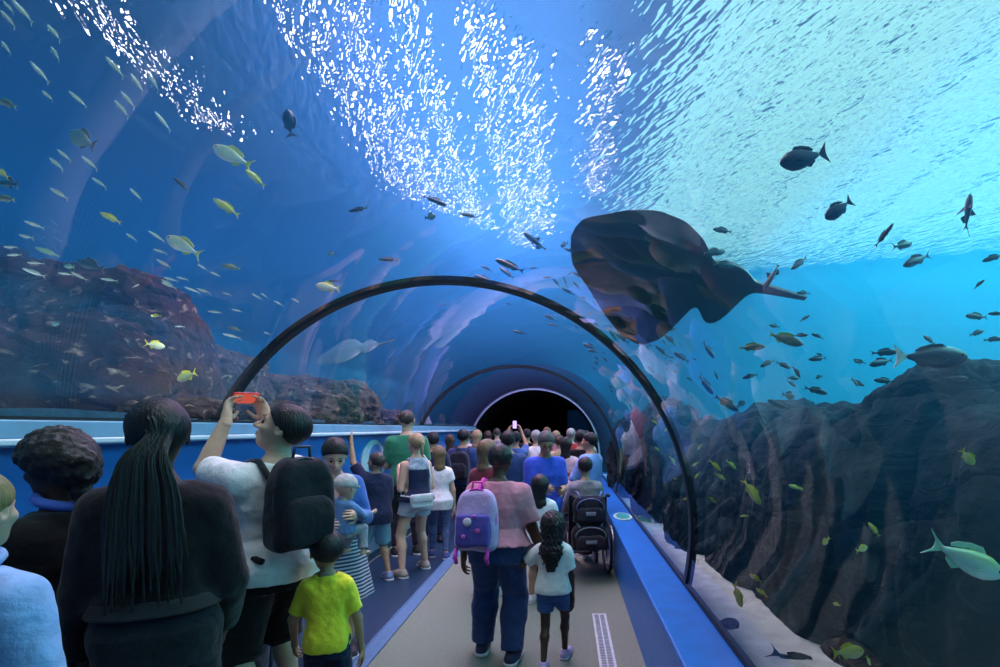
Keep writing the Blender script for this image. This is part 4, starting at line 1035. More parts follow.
def smooth_i(xs, ys):
    xx = np.linspace(0, 1, 201); yy = np.interp(xx, xs, ys); k = np.ones(9) / 9
    ys2 = np.convolve(np.pad(yy, 4, 'edge'), k, 'valid'); ys2[0] = ys[0]; ys2[-1] = ys[-1]
    return lambda s: float(np.interp(s, xx, ys2))
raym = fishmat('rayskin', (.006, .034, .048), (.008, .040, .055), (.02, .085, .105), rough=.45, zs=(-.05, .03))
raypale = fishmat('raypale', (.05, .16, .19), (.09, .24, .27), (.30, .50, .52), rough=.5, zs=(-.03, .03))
def ray(label, nose, tail, dd, mat, roll=0.0, scale_w=1.0, camber=.12, d=None, twist=0.0):
    d = d or max(exit_d(*nose), exit_d(*tail), exit_d((nose[0] + tail[0]) / 2, (nose[1] + tail[1]) / 2)) + dd
    A, B = at(*nose, d), at(*tail, d); v = A - B; L = v.length
    f = v.normalized(); n0 = Vector((0, -1, 0)); u = (n0 - f * n0.dot(f)).normalized(); w = u.cross(f)
    R = Matrix.Rotation(roll, 3, f); u = R @ u; w = R @ w
    M = Matrix((f, w, u)).transposed().to_4x4(); M.translation = (A + B) / 2
    h = smooth_i([0, .02, .06, .12, .2, .30, .40, .48, .54, .575, .60, .64, .69, .735, .76, .79, .86, 1], [.0, .07, .10, .135, .19, .245, .262, .225, .15, .10, .115, .150, .140, .090, .045, .026, .02, .012])
    t = smooth_i([0, .05, .15, .3, .45, .6, .75, .8, 1], [.004, .03, .055, .07, .062, .048, .028, .02, .009])
    P, Fs = ray_outline_mesh(lambda s: h(s) * scale_w, t, 90, 36, camber)
    P = [(x, y * math.cos(twist * (.2 - x)) - z * math.sin(twist * (.2 - x)), y * math.sin(twist * (.2 - x)) + z * math.cos(twist * (.2 - x))) for x, y, z in P]
    o = mesh_obj('ray', P, Fs, mat, None, True); o.matrix_world = M @ Matrix.Diagonal((L, L, L, 1)); tag(o, label, 'ray')
    return o

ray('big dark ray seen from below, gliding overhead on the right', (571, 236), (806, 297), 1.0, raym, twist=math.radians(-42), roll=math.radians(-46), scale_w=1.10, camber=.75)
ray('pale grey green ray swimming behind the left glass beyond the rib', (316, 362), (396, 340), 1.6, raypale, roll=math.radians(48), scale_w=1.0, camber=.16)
# ================================================================ the visitors
NAVY = fabric('navy', (.012, .022, .065)); BLACKC = fabric('black', (.0065, .0055, .009)); WHITE = fabric('white', (.72, .74, .78)); JEANS = fabric('jeans', (.030, .060, .18)); DENIM = fabric('denim_light', (.16, .28, .46))
YELL = fabric('yellow', (.76, .72, .04)); PINK = fabric('dusty_pink', (.52, .22, .30)); SKYB = fabric('skyblue', (.20, .34, .72)); ROYAL = fabric('royal', (.03, .08, .55)); GREEN = fabric('green', (.03, .22, .12))
LBLUE = fabric('pale_blue', (.30, .44, .80)); GREYC = fabric('grey', (.25, .26, .28)); TEALS = fabric('teal_short', (.22, .42, .52)); MIDB = fabric('mid_blue', (.05, .12, .34)); DKBLUE = fabric('dark_blue', (.02, .05, .16))
TANC = fabric('tan', (.42, .36, .22)); RED = fabric('red', (.40, .05, .05)); LEGG = paint('cloth_leggings', (.03, .06, .20), .8, .1, 60, col2=(.14, .22, .40))
def striped(name, a, b, sc):
    m, nt, out = new_mat(name); bs = N(nt, 'ShaderNodeBsdfPrincipled'); bs.inputs['Roughness'].default_value = .85
    tc = N(nt, 'ShaderNodeTexCoord'); w = N(nt, 'ShaderNodeTexWave', wave_type='BANDS', bands_direction='Z', Scale=sc, Distortion=.3)
    nt.links.new(tc.outputs['Object'], w.inputs['Vector']); cr = N(nt, 'ShaderNodeValToRGB'); cr.color_ramp.elements[0].position = .48; cr.color_ramp.elements[1].position = .52
    cr.color_ramp.elements[0].color = c4(a); cr.color_ramp.elements[1].color = c4(b); nt.links.new(w.outputs['Fac'], cr.inputs[0]); nt.links.new(cr.outputs[0], bs.inputs['Base Color']); nt.links.new(bs.outputs[0], out.inputs['Surface']); return m
STRIPE = striped('cloth_striped', (.02, .04, .12), (.55, .60, .68), 12.0)
RIBBED = striped('cloth_ribbed', (.006, .005, .008), (.022, .019, .025), 40.0)
def world_like(o, body):
    o.location = body.location; o.rotation_euler = body.rotation_euler; return o
def tor(Fg, u, v, w):
    """torso coordinates (in body heights) -> person's local metres"""
    return Vector(tuple(Fg.P + Fg.T.T @ (V3(u, v, w) * Fg.H)))
def torR(Fg): return Matrix([tuple(r) for r in Fg.T]).transposed()
def soft_bag(name, parent, mat, c, size, R=None, top=.62, r=.05, h=.009, seed=1.0):
    """rounded bag that narrows to an arched top and bulges with what is in it"""
    w, d, t = [x / 2 for x in size]; Rm = np.array([list(q) for q in (R.transposed() if R is not None else Matrix.Identity(3))], f32); cc = np.array(tuple(c), f32)
    def f(P):
        q = (P - cc) @ Rm.T; z = q[:, 2] / t
        s = 1 - (1 - top) * np.clip((z - .1) / .9, 0, 1) ** 2.2; dd = 1 - .42 * np.clip((z + .2) / 1.2, 0, 1) ** 1.6
        a = np.stack([np.abs(q[:, 0]) / s - (w - r), np.abs(q[:, 1]) / dd - (d - r), np.abs(q[:, 2]) - (t - r)], 1)
        dist = np.sqrt((np.maximum(a, 0) ** 2).sum(1)) + np.minimum(a.max(1), 0) - r
        return dist * .85 + .007 * wob(q, 16, seed)
    m = max(size) * .75
    V, Q = nets(f, np.array(tuple(c)) - m, np.array(tuple(c)) + m, h); return quad_obj(name, V, Q, mat, parent)
def backpack(body, Fg, label, mat, trim, size=(.26, .15, .42), up=.14, pocket=None, group=None, one=False, side=0.0):
    e = empty('backpack'); world_like(e, body); tag(e, label, 'backpack', group)
    R = torR(Fg); H = Fg.H; b = Fg.tab[:, 2].max() / H
    vy = -(b + .016 + size[1] / 2 / H); c = tor(Fg, side, vy, up)
    w, dp, ht = size
    soft_bag('main_bag', e, mat, c, (w, dp, ht), torR(Fg))
    soft_bag('front_pocket', e, pocket or mat, tor(Fg, side, vy - dp * .42 / H, up - ht * .17 / H), (w * .84, dp * .55, ht * .52), torR(Fg), .72, .035, seed=3.0)
    zz = [tor(Fg, side + w / H * .47 * math.sin(a) * 1.04, vy - dp * .18 / H, up + (ht / H * .49 * math.cos(a) * 1.03)) for a in np.linspace(-1.9, 1.9, 15)]
    MB().tube(zz, .007, 6).obj('zip_piping', trim, e, True)
    t = up + ht / 2 / H
    MB().tube([tor(Fg, side - .025, vy * .98, t - .01), tor(Fg, side - .02, vy, t + .03), tor(Fg, side + .02, vy, t + .03), tor(Fg, side + .025, vy * .98, t - .01)], .009, 6).obj('grab_loop', trim, e, True)
    for sx in ((1,) if one == 1 else (-1,) if one == -1 else (-1, 1)):
        u = sx * .062
        pts = [tor(Fg, u * .8 + side * .5, -b - .022, .235), tor(Fg, u, -.066, .275), tor(Fg, u, -.03, .298), tor(Fg, u * 1.02, .028, .290), tor(Fg, u * 1.05, .076, .24), tor(Fg, u * 1.12, .094, .16), tor(Fg, u * 1.45, .05, .07), tor(Fg, u * 1.5, -.05, .04), tor(Fg, u * 1.2, -b - .02, .03)]
        q = []
        for i in range(len(pts) - 1):
            q += [pts[i], (pts[i] + pts[i + 1]) / 2]
        q.append(pts[-1]); MB().tube(q, .017, 7).obj('strap', mat if not one else trim, e, True)
    return e
def phone(label, c, R, case, screen=None, size=(.145, .075, .010)):
    e = empty('phone', c); tag(e, label, 'phone'); e.rotation_euler = R.to_euler()
    MB().rbox((0, 0, 0), size, .004).obj('case', case, e, True)
    MB().box((0, 0, size[2] / 2 + .0012), (size[0] * .93, size[1] * .9, .002)).obj('screen', screen or paint('phone_glass', (.01, .012, .02), .1), e)
    return e
def wpos(body, p):
    return Matrix.Translation(body.location) @ Matrix.Rotation(body.rotation_euler.z, 4, 'Z') @ Vector(tuple(p))
UP = ((-.12, .9, .2), (-.1, .5, .9))

# ---- left foreground
b, f = person('person at the left edge in a pale blue collared shirt, light brown cropped hair', -34, 1.46, 4, dict(H=1.60, kind='f', wide=1.0, yaw=.0), skin='fair', hair=('short', 'olive'), shirt=dict(mat=LBLUE, sleeve=1.2, flare=.02, hem=-.04), bottom=dict(mat=NAVY))
MB().tube([tor(f, .045 * math.cos(a), -.006 + .046 * math.sin(a), .300 + .012 * math.sin(a)) for a in np.linspace(0, 2 * math.pi, 20, endpoint=False)], .016, 7, closed=True).obj('collar', LBLUE, b, True)
b, f = person('person in a black jacket with dark curly hair gathered back, facing the wall', 62, 2.05, 84, dict(H=1.69, kind='f', wide=1.10, pitch=-.12, yaw=-.1, armL=((-.3, .2, -1), (.2, .5, -.8)), armR=((.35, -.1, -1), (.1, .35, -1)), feet=((-.08, .05, 0), (.08, -.05, 0))), skin='dark', hair=('curlytail', 'curlyblack'), shirt=dict(mat=BLACKC, sleeve=1.95, hem=-.10, flare=.025, name='jacket'), bottom=dict(mat=BLACKC, off=.016, knee=.02, ankle=.02), shoes=(.02, .02, .02))
MB().tube([tor(f, .044 * math.cos(a), -.004 + .046 * math.sin(a), .312 + .012 * math.sin(a)) for a in np.linspace(0, 2 * math.pi, 20, endpoint=False)], .020, 7, closed=True).obj('collar', fabric('collar_blue', (.10, .20, .75)), b, True)
b, f = person('person in a black ribbed sweater with long black braids down the back', 158, 1.97, 26, dict(H=1.83, kind='f', wide=.99, yaw=.22, armL=((-.22, .1, -1), (-.1, .3, -1)), armR=((.22, .1, -1), (-.15, .55, -.85)), feet=((-.08, .02, 0), (.08, -.02, 0))), skin='dark', hair=('braids', 'black'), shirt=dict(mat=BLACKC, sleeve=1.95, hem=.050, off=.026, flare=.014, name='sweater'), bottom=dict(mat=fabric('charcoal', (.016, .013, .02)), off=.016, top=.07), shoes=(.02, .02, .02))
q = nets(lambda P: np.maximum(f.torso(P, .033, .035 * f.H, .068 * f.H, .014), -f.torso(P, .015, -.05 * f.H, .1 * f.H)), f.P - .30, f.P + .30, .009); quad_obj('hem_band', q[0], q[1], RIBBED, b)
rb = random.Random(3); ang = np.linspace(-2.7, 2.7, 30); Hm, hc, hh = f.Hm, f.hc, f.hh
for i in range(64):
    a = rb.uniform(-1.25, 1.25); ph = rb.uniform(.1, 1.25)
    P0 = V3(.82 * math.sin(a) * math.sin(ph), .1 - .95 * math.cos(a) * math.sin(ph) * .95, .30 + .86 * math.cos(ph))
    k = V3(.30 * math.sin(a * .9) + rb.uniform(-.05, .05), -1.02 - .10 * math.cos(a), .02 + rb.uniform(-.1, .1))
    Lb = rb.uniform(1.6, 3.2); sx = .78 * math.sin(a) + rb.uniform(-.16, .16); vb = -(f.tab[:, 2].max() + .026 + .022) / hh - rb.uniform(0, .10)
    pts = [P0, P0 * .55 + k * .5 + V3(0, -.12, .08), k, V3(sx * .5 + k[0] * .5, (vb - 1.1) / 2 - .1, -.55), V3(sx, vb, -1.5), V3(sx * 1.15, vb - .02, -1.6 - Lb * .5), V3(sx * 1.2 + rb.uniform(-.1, .1), vb, -1.6 - Lb)]
    W_ = [Vector(tuple(hc + Hm.T @ (p * hh))) if j < 3 else Vector(tuple(hc + np.array([f.T[0], f.T[1], f.T[2]]).T @ (p * hh))) for j, p in enumerate(pts)]
    cc = []
    for j in range(len(W_) - 1):
        for t in (0, .25, .5, .75):
            p0, p1, p2, p3 = W_[max(j - 1, 0)], W_[j], W_[j + 1], W_[min(j + 2, len(W_) - 1)]
            cc.append(.5 * ((2 * p1) + (-p0 + p2) * t + (2 * p0 - 5 * p1 + 4 * p2 - p3) * t * t + (-p0 + 3 * p1 - 3 * p2 + p3) * t ** 3))
    cc.append(W_[-1]); n = len(cc)
    MB().tube(cc, [.0062 * (1.0 + .22 * math.sin(j * 3.1)) * (1 if j < n - 3 else .6) for j in range(n)], 6).obj('braid', HAIR['black'], b, True)

# ---- man with the phone
b4, f4 = person('man in a white T-shirt holding a phone up with both hands, black backpack on', 274, 2.85, 54, dict(H=1.86, kind='m', wide=1.04, pitch=.36, yaw=.95, lean=-.06, armL=((-.16, 1, .16), (.40, -.02, 1)), armR=((.0, 1, .14), (-.34, .02, 1)), handL=((.30, .45, 1), (.6, -.5, -.1)), handR=((-.2, .45, 1), (-.6, -.5, -.1)), feet=((-.09, -.03, 0), (.08, .05, 0)), curl=24), skin='fair', hair=('short', 'black'), shirt=dict(mat=WHITE, sleeve=.80, hem=-.045, flare=.030, off=.022, wr=.007), bottom=dict(kind='shorts', mat=BLACKC, end=1.12, off=.022, knee=.045, ankle=.05), shoes=(.06, .06, .07), face=True)
backpack(b4, f4, 'black backpack on the white T-shirted man holding up a phone', fabric('pack_black', (.010, .012, .020), .7), paint('strap_grey', (.05, .06, .08), .5), (.31, .19, .47), .19)
tips = [V3(*(f4.wr[k] + f4.hd[k][0] * f4.hs * .80 + f4.hd[k][1] * f4.hs * .10)) for k in (0, 1)]
c = wpos(b4, (tips[0] + tips[1]) / 2)
xd = Vector((wpos(b4, tips[1]) - wpos(b4, tips[0]))).normalized(); fw = (Matrix.Rotation(b4.rotation_euler.z, 3, 'Z') @ Vector((0, .75, .65))); nrm = -(fw - xd * fw.dot(xd)).normalized(); yv = nrm.cross(xd)
phone('phone in a red case held up by the man in white', c, Matrix((xd, yv, nrm)).transposed(), paint('phone_red', (.55, .02, .03), .35), glow('screen_red', (1.0, .16, .10), .55), size=(.15, .078, .011))

b, f = person('small boy in a bright yellow T-shirt and navy shorts, seen from behind', 327, 2.74, 18, dict(H=1.19, kind='c', wide=.84, headk=5.6, yaw=.30, armL=((-.45, .25, -1), (-.05, .55, -.9)), armR=((.32, .05, -1), (.10, .20, -1)), feet=((-.07, .05, 0), (.07, -.03, 0))), skin='tan', hair=('short', 'black'), shirt=dict(mat=YELL, sleeve=.78, hem=-.045, flare=.016, off=.011, wr=.006), bottom=dict(kind='shorts', mat=NAVY, end=.95, off=.016, knee=.024), shoes=(.1, .1, .12))
b7, f7 = person('dark haired mother in a blue top and striped skirt looking down at a baby', 334, 3.95, -148, dict(H=1.66, kind='f', pitch=-.55, yaw=-.05, armL=((-.25, .35, -1), (.45, 1, .25)), armR=((.25, .25, -1), (-.35, 1, .10)), feet=((-.06, .02, 0), (.06, 0, 0))), skin='fair', hair=('bun', 'black'), shirt=dict(mat=fabric('bluetop', (.03, .13, .42)), sleeve=1.75, hem=-.02, vneck=.06, off=.018), bottom=dict(kind='skirt', mat=STRIPE, length=.36, flare=.07), shoes=(.03, .03, .04), face=True)
cb = wpos(b7, f7.wr[0] * .5 + f7.wr[1] * .5)
person('baby in a grey sun cap carried by the dark haired mother', 0, cb.y - .0, -20, dict(H=.72, kind='c', headk=4.0, pelvis=.20, pitch=-.1, lean=.08, feet=((-.12, .16, 0, .0), (.12, .16, 0, .0)), armL=((-.4, .6, -.6), (.1, 1, .1)), armR=((.4, .6, -.6), (-.1, 1, .1))), skin='fair', hair=None, shirt=dict(mat=fabric('babyblue', (.10, .22, .45)), sleeve=1.6), bottom=dict(mat=fabric('babygrey', (.3, .33, .38))), shoes=None, x=cb.x + .02, z0=cb.z - .27,
       extra=lambda bd, fg: quad_obj('cap', *nets(lambda P: np.minimum(smax(ell(P, fg.hc + fg.Hm.T @ (V3(0, -.12, .30) * fg.hh), np.array((.86, 1.0, .86)) * fg.hh), -((P - (fg.hc + fg.Hm[2] * fg.hh * .02).astype(f32)) @ fg.Hm[2].astype(f32)), .01), np.maximum(ell(P, fg.hc + fg.Hm.T @ (V3(0, .72, .20) * fg.hh), np.array((.62, .55, .12)) * fg.hh, fg.Hm), -1)), fg.hc - fg.hh * 1.7, fg.hc + fg.hh * 1.7, .006), fabric('capgrey', (.42, .43, .42)), bd))
b, f = person('boy in a navy T-shirt and pale shorts pointing up at the left glass', 376, 5.80, 38, dict(H=1.52, kind='c', headk=6.8, wide=.95, yaw=.35, pitch=.15, armL=((-.30, .45, .70), (-.05, .20, 1)), handL=((-.05, .3, .9), (.5, .2, -.2)), armR=((.10, .10, -1), (.0, .3, -1)), feet=((-.07, .04, 0), (.08, -.04, 0)), curl=14), skin='tan', hair=('buzz', 'buzz'), shirt=dict(mat=NAVY, sleeve=.85, hem=-.08, flare=.03, off=.02), bottom=dict(kind='shorts', mat=TEALS, end=.98, off=.02, knee=.035), shoes=(.16, .24, .40))
person('man with a shaved head in a green T-shirt beside the blue wall', 407, 6.95, 20, dict(H=1.97, kind='m', wide=1.0, yaw=-.35, armL=((-.2, .2, -1), (.2, .9, .2)), armR=((.2, .1, -1), (-.2, .9, .1))), skin='fair', hair=('buzz', 'buzz'), shirt=dict(mat=GREEN, sleeve=.8, hem=-.05, flare=.02), bottom=dict(mat=fabric('dkshort', (.03, .03, .04))), shoes=(.03, .03, .03))
b10, f10 = person('blonde ponytailed woman in a sleeveless navy top and denim shorts', 416, 6.10, 42, dict(H=1.66, kind='f', yaw=.15, pitch=.1, armL=((-.2, -.05, -1), (.25, .75, .8)), armR=((.22, .0, -1), (-.4, .8, .5)), feet=((-.13, -.06, .2), (.10, .06, -.1))), skin='fair', hair=('ponytail', 'blond'), shirt=dict(mat=NAVY, sleeve=0, hem=-.01, off=.018, flare=.02), bottom=dict(kind='shorts', mat=fabric('denimshort', (.42, .52, .60)), end=.42, off=.016, knee=.03, top=.03), shoes=(.34, .30, .26))
q = nets(lambda P: np.maximum(shirt_field(f10, sleeve=0, hem=.205, off=.0215)[0](P), .205 * f10.H - (P - f10.P.astype(f32)) @ f10.T[2].astype(f32)), f10.P + V3(-.3, -.3, .2), f10.P + V3(.3, .3, .6), .010); quad_obj('lace_yoke', q[0], q[1], fabric('lace', (.55, .62, .70), col2=(.18, .24, .34)), b10)
e = empty('shoulder_bag'); world_like(e, b10); tag(e, 'small white shoulder bag on the hip of the blonde ponytailed woman', 'bag')
MB().rbox(tor(f10, -.02, -.125, .0), (.26, .07, .15), .02, None, 3).obj('pouch', paint('bag_white', (.72, .74, .76), .5), e, True)
MB().rbox(tor(f10, -.02, -.150, .022), (.255, .02, .09), .009, None, 2).obj('flap', paint('bag_flap', (.62, .64, .67), .5), e, True)
MB().tube([tor(f10, .05, -.12, .04), tor(f10, .07, -.085, .16), tor(f10, .065, -.062, .26), tor(f10, .055, -.01, .305), tor(f10, .03, .07, .24), tor(f10, -.06, .09, .10), tor(f10, -.12, -.02, .03), tor(f10, -.09, -.11, .03)], .008, 6).obj('strap', paint('bag_strap', (.65, .68, .72), .5), e, True)
person('girl with long light brown hair in a white top and patterned leggings', 439, 6.8, 12, dict(H=1.47, kind='f', wide=.92, headk=6.8, yaw=.2, feet=((-.06, .05, 0), (.06, -.05, 0))), skin='fair', hair=('long', 'lightbrown'), shirt=dict(mat=WHITE, sleeve=.5, hem=-.09, flare=.03), bottom=dict(mat=LEGG, off=.004, knee=.004, ankle=.004), shoes=(.05, .08, .25))
b12, f12 = person('person in navy clothes with a dark backpack, walking away past the blue wall', 463, 8.3, -4, dict(H=1.70, kind='m', feet=((-.06, .10, 0), (.06, -.10, 0))), skin='tan', hair=('short', 'black'), shirt=dict(mat=DKBLUE, sleeve=1.9, hem=-.05), bottom=dict(mat=NAVY), shoes=(.3, .3, .35))
backpack(b12, f12, 'dark backpack on the person in navy by the blue wall', fabric('pack_navy', (.012, .014, .03), .7), paint('strap_grey', (.05, .06, .08), .5), (.32, .16, .44), .13)
person('woman with long light brown hair right behind the pink shirted adult', 487, 5.3, -25, dict(H=1.60, kind='f', yaw=-.3), skin='fair', hair=('long', 'lightbrown'), shirt=dict(mat=fabric('wine', (.16, .03, .05)), sleeve=.8), bottom=dict(mat=NAVY), shoes=(.7, .72, .75))

# ---- adult with the child's backpack, and the children
b14, f14 = person('adult in a dusty pink T-shirt and jeans with a child backpack on one shoulder', 497, 3.82, -6, dict(H=1.60, kind='f', wide=1.26, lean=.10, yaw=-.15, pitch=-.15, shoulder=1.06, armL=((-.34, .05, -1), (-.12, .25, -1)), armR=((.34, .0, -1), (.34, .12, -.9)), feet=((-.085, .06, .06), (.075, -.03, -.10))), skin='dark', hair=('short', 'curlyblack'), shirt=dict(mat=PINK, sleeve=.86, hem=.005, flare=.022, off=.022, wr=.008), bottom=dict(mat=JEANS, off=.020, knee=.030, ankle=.042, end=1.97, wr=.007), shoes=(.03, .04, .10))
lil, mag, purp = fabric('lilac', (.50, .36, .66)), fabric('magenta', (.62, .05, .42)), fabric('purple', (.10, .08, .42))
e = backpack(b14, f14, 'purple and blue child backpack with pink trim on the pink shirted adult', lil, mag, (.29, .14, .42), .125, fabric('packblue', (.05, .09, .38)), one=-1, side=-.055)
H14 = f14.H; R14 = torR(f14)
MB().rbox(tor(f14, -.055, -.213, .085), (.235, .05, .21), .03, R14, 3).obj('picture_panel', purp, e, True)
for i, (u, w, r, mt) in enumerate([(-.075, .12, .030, 'a'), (-.03, .085, .018, 'b'), (-.09, .06, .015, 'b'), (-.045, .145, .012, 'b')]):
    MB().ball(tor(f14, u, -.232, w), (r, .008, r), 12, 8, R14).obj('printed_dot', paint('dot_' + mt, (.70, .62, .74) if mt == 'a' else (.62, .10, .46), .6), e, True)
for u in (-.125, .01):
    MB().tube([tor(f14, u, -.20, .01), tor(f14, u - .004, -.215, -.03), tor(f14, u + .004, -.21, -.055)], [.010, .016, .012], 7).obj('tassel', mag, e, True)
person('girl with long curly black hair, white T-shirt and denim shorts', 553, 3.74, -4, dict(H=1.12, kind='c', headk=5.9, wide=.95, yaw=-.15, armL=((-.75, .1, -.6), (-.45, .35, .55)), armR=((.22, .0, -1), (.05, .2, -1)), feet=((-.05, -.10, 0), (.07, .10, -.25))), skin='dark', hair=('curlylong', 'curlyblack'), shirt=dict(mat=WHITE, sleeve=.72, hem=-.03, flare=.02), bottom=dict(kind='shorts', mat=fabric('denim', (.06, .12, .34)), end=.62, off=.014, knee=.02), shoes=(.45, .35, .6))
person('dark haired girl in a white T-shirt and flowered shorts ahead of the curly haired girl', 540, 5.0, -3, dict(H=1.30, kind='c', headk=6.2, feet=((-.07, .04, 0), (.07, -.04, 0))), skin='tan', hair=('long', 'black'), shirt=dict(mat=WHITE, sleeve=.7, hem=-.03, flare=.02), bottom=dict(kind='shorts', mat=paint('cloth_floral', (.03, .05, .14), .8, .1, 30, col2=(.35, .25, .38)), end=.9, off=.016, knee=.02), shoes=(.6, .6, .65))
b17, f17 = person('man with glasses in a royal blue T-shirt looking down at his phone', 545, 5.75, -158, dict(H=1.70, kind='m', wide=1.0, pitch=-.50, yaw=-.15, armL=((-.10, .2, -1), (.4, 1, .05)), armR=((.10, .2, -1), (-.3, 1, .15)), curl=40), skin='tan', hair=('short', 'saltpepper'), shirt=dict(mat=ROYAL, sleeve=.85, hem=-.06, flare=.02), bottom=dict(mat=NAVY), shoes=(.05, .05, .05), face=True)
g = MB()
for sx in (-1, 1):
    cpt = f17.hc + f17.Hm.T @ (V3(.27 * sx, .86, .06) * f17.hh)
    g.tube([Vector(tuple(cpt + f17.Hm.T @ (V3(.21 * math.cos(a), 0, .15 * math.sin(a)) * f17.hh))) for a in np.linspace(0, 2 * math.pi, 14, endpoint=False)], .0028, 5, closed=True)
    g.tube([Vector(tuple(f17.hc + f17.Hm.T @ (V3(*p) * f17.hh))) for p in ((.48 * sx, .84, .08), (.72 * sx, .1, .08))], .0028, 5)
g.tube([Vector(tuple(f17.hc + f17.Hm.T @ (V3(*p) * f17.hh))) for p in ((-.07, .9, .08), (.07, .9, .08))], .0028, 5)
o = g.obj('glasses', paint('glasses_frame', (.02, .02, .025), .3)); world_like(o, b17); tag(o, 'dark rimmed glasses on the man in royal blue', 'glasses')
c = wpos(b17, (f17.wr[0] + f17.wr[1]) / 2 + V3(0, .10, .03)); phone('dark phone held by the man in royal blue', c, Matrix.Rotation(b17.rotation_euler.z, 3, 'Z') @ Matrix.Rotation(math.radians(90), 3, 'Z'), paint('phone_dark', (.02, .02, .03), .35))
person('dark haired man in a dark blue T-shirt, left of the royal blue one', 508, 6.7, 6, dict(H=1.68, kind='m', wide=1.12), skin='tan', hair=('short', 'black'), shirt=dict(mat=DKBLUE, sleeve=.85, hem=-.05), bottom=dict(mat=NAVY), shoes=(.04, .04, .05))
person('man in a light blue shirt with crossed arms, leaning by the right ledge', 603, 7.0, 58, dict(H=1.66, kind='m', wide=1.06, yaw=.15, armL=((-.15, .5, -.9), (1, .55, .25)), armR=((.15, .45, -.9), (-1, .6, .15)), feet=((-.06, 0, 0), (.06, 0, 0))), skin='tan', hair=('short', 'black'), shirt=dict(mat=SKYB, sleeve=1.7, hem=-.02), bottom=dict(mat=BLACKC), shoes=(.03, .03, .03), x=.33)
person('man in a black T-shirt facing away beside the light blue shirted man', 581, 7.9, 5, dict(H=1.69, kind='m', wide=1.05), skin='tan', hair=('short', 'black'), shirt=dict(mat=BLACKC, sleeve=.85), bottom=dict(mat=NAVY), shoes=(.04, .04, .04))
person('woman with long dark hair in a pale top, left of the black T-shirt', 566, 7.7, -10, dict(H=1.58, kind='f'), skin='tan', hair=('long', 'black'), shirt=dict(mat=fabric('palepink', (.60, .48, .50)), sleeve=.8), bottom=dict(mat=DENIM), shoes=(.5, .5, .5))
person('person in a tan top just right of the royal blue man', 559, 8.9, 0, dict(H=1.60, kind='f'), skin='fair', hair=('short', 'brown'), shirt=dict(mat=TANC, sleeve=.8), bottom=dict(mat=NAVY))
b, f = person('woman with dark curled hair filming with a raised glowing phone, far back', 516, 9.0, 8, dict(H=1.66, kind='f', armR=((.15, .75, .45), (-.35, .3, 1)), armL=((-.2, .75, .4), (.35, .3, 1))), skin='tan', hair=('short', 'black'), shirt=dict(mat=MIDB, sleeve=.7), bottom=dict(mat=NAVY))
c = wpos(b, (f.wr[0] + f.wr[1]) / 2 + V3(0, .02, .13)); phone('small glowing phone raised above the crowd', c, Matrix.Rotation(math.radians(-90), 3, 'X') @ Matrix.Rotation(math.radians(90), 3, 'Z') @ Matrix.Rotation(math.radians(180), 3, 'X'), paint('phone_dark', (.02, .02, .03), .35), glow('screen_violet', (.55, .42, 1.0), 1.6))
# ---- the crowd further down the tunnel: (px, d, rz, height, kind, hair, skin, shirt, label)
FAR = [(433, 7.7, 20, 1.66, 'm', ('short', 'black'), 'tan', NAVY, 'person in dark navy between the green shirt and the long haired girl'),
 (450, 9.4, 10, 1.60, 'f', ('long', 'brown'), 'fair', MIDB, 'woman with long brown hair behind the navy walker, near the wall'),
 (477, 9.9, -8, 1.68, 'f', ('long', 'blond'), 'fair', GREYC, 'blonde woman in grey far back on the left'),
 (488, 11.2, 0, 1.66, 'm', ('short', 'brown'), 'tan', LBLUE, 'brown haired man in pale blue far back'),
 (497, 12.3, 5, 1.72, 'm', ('buzz', 'buzz'), 'fair', GREYC, 'close cropped man in grey far back left of the raised phone'),
 (527, 10.9, -4, 1.70, 'm', ('short', 'black'), 'tan', BLACKC, 'dark haired man in black far back right of the raised phone'),
 (536, 9.4, 8, 1.68, 'f', ('short', 'grey'), 'fair', WHITE, 'grey haired woman in white behind the royal blue man'),
 (547, 12.6, 0, 1.74, 'm', ('short', 'lightbrown'), 'fair', LBLUE, 'light haired man in pale blue near the tunnel end'),
 (556, 11.4, -6, 1.66, 'f', ('short', 'blond'), 'fair', PINK, 'blonde woman in pink far back'),
 (571, 10.0, -12, 1.72, 'm', ('balding', 'grey'), 'fair', RED, 'balding man in red far back on the right'),
 (580, 11.8, 4, 1.68, 'm', ('short', 'black'), 'tan', MIDB, 'dark haired man in mid blue far back on the right'),
 (586, 10.3, 15, 1.66, 'f', ('long', 'black'), 'tan', WHITE, 'long haired woman in white far back by the right ledge'),
 (509, 13.4, 0, 1.70, 'f', ('long', 'brown'), 'fair', GREEN, 'woman in green at the far tunnel mouth'),
 (468, 11.6, 12, 1.64, 'f', ('short', 'brown'), 'fair', WHITE, 'brown haired person in white far back by the blue wall')]
for px, d, rz, H, kd, hr, sk, sh, lb in FAR:
    person(lb, px, d, rz, dict(H=H, kind=kd), skin=sk, hair=hr, shirt=dict(mat=sh, sleeve=.8), bottom=dict(mat=NAVY), sole=False)
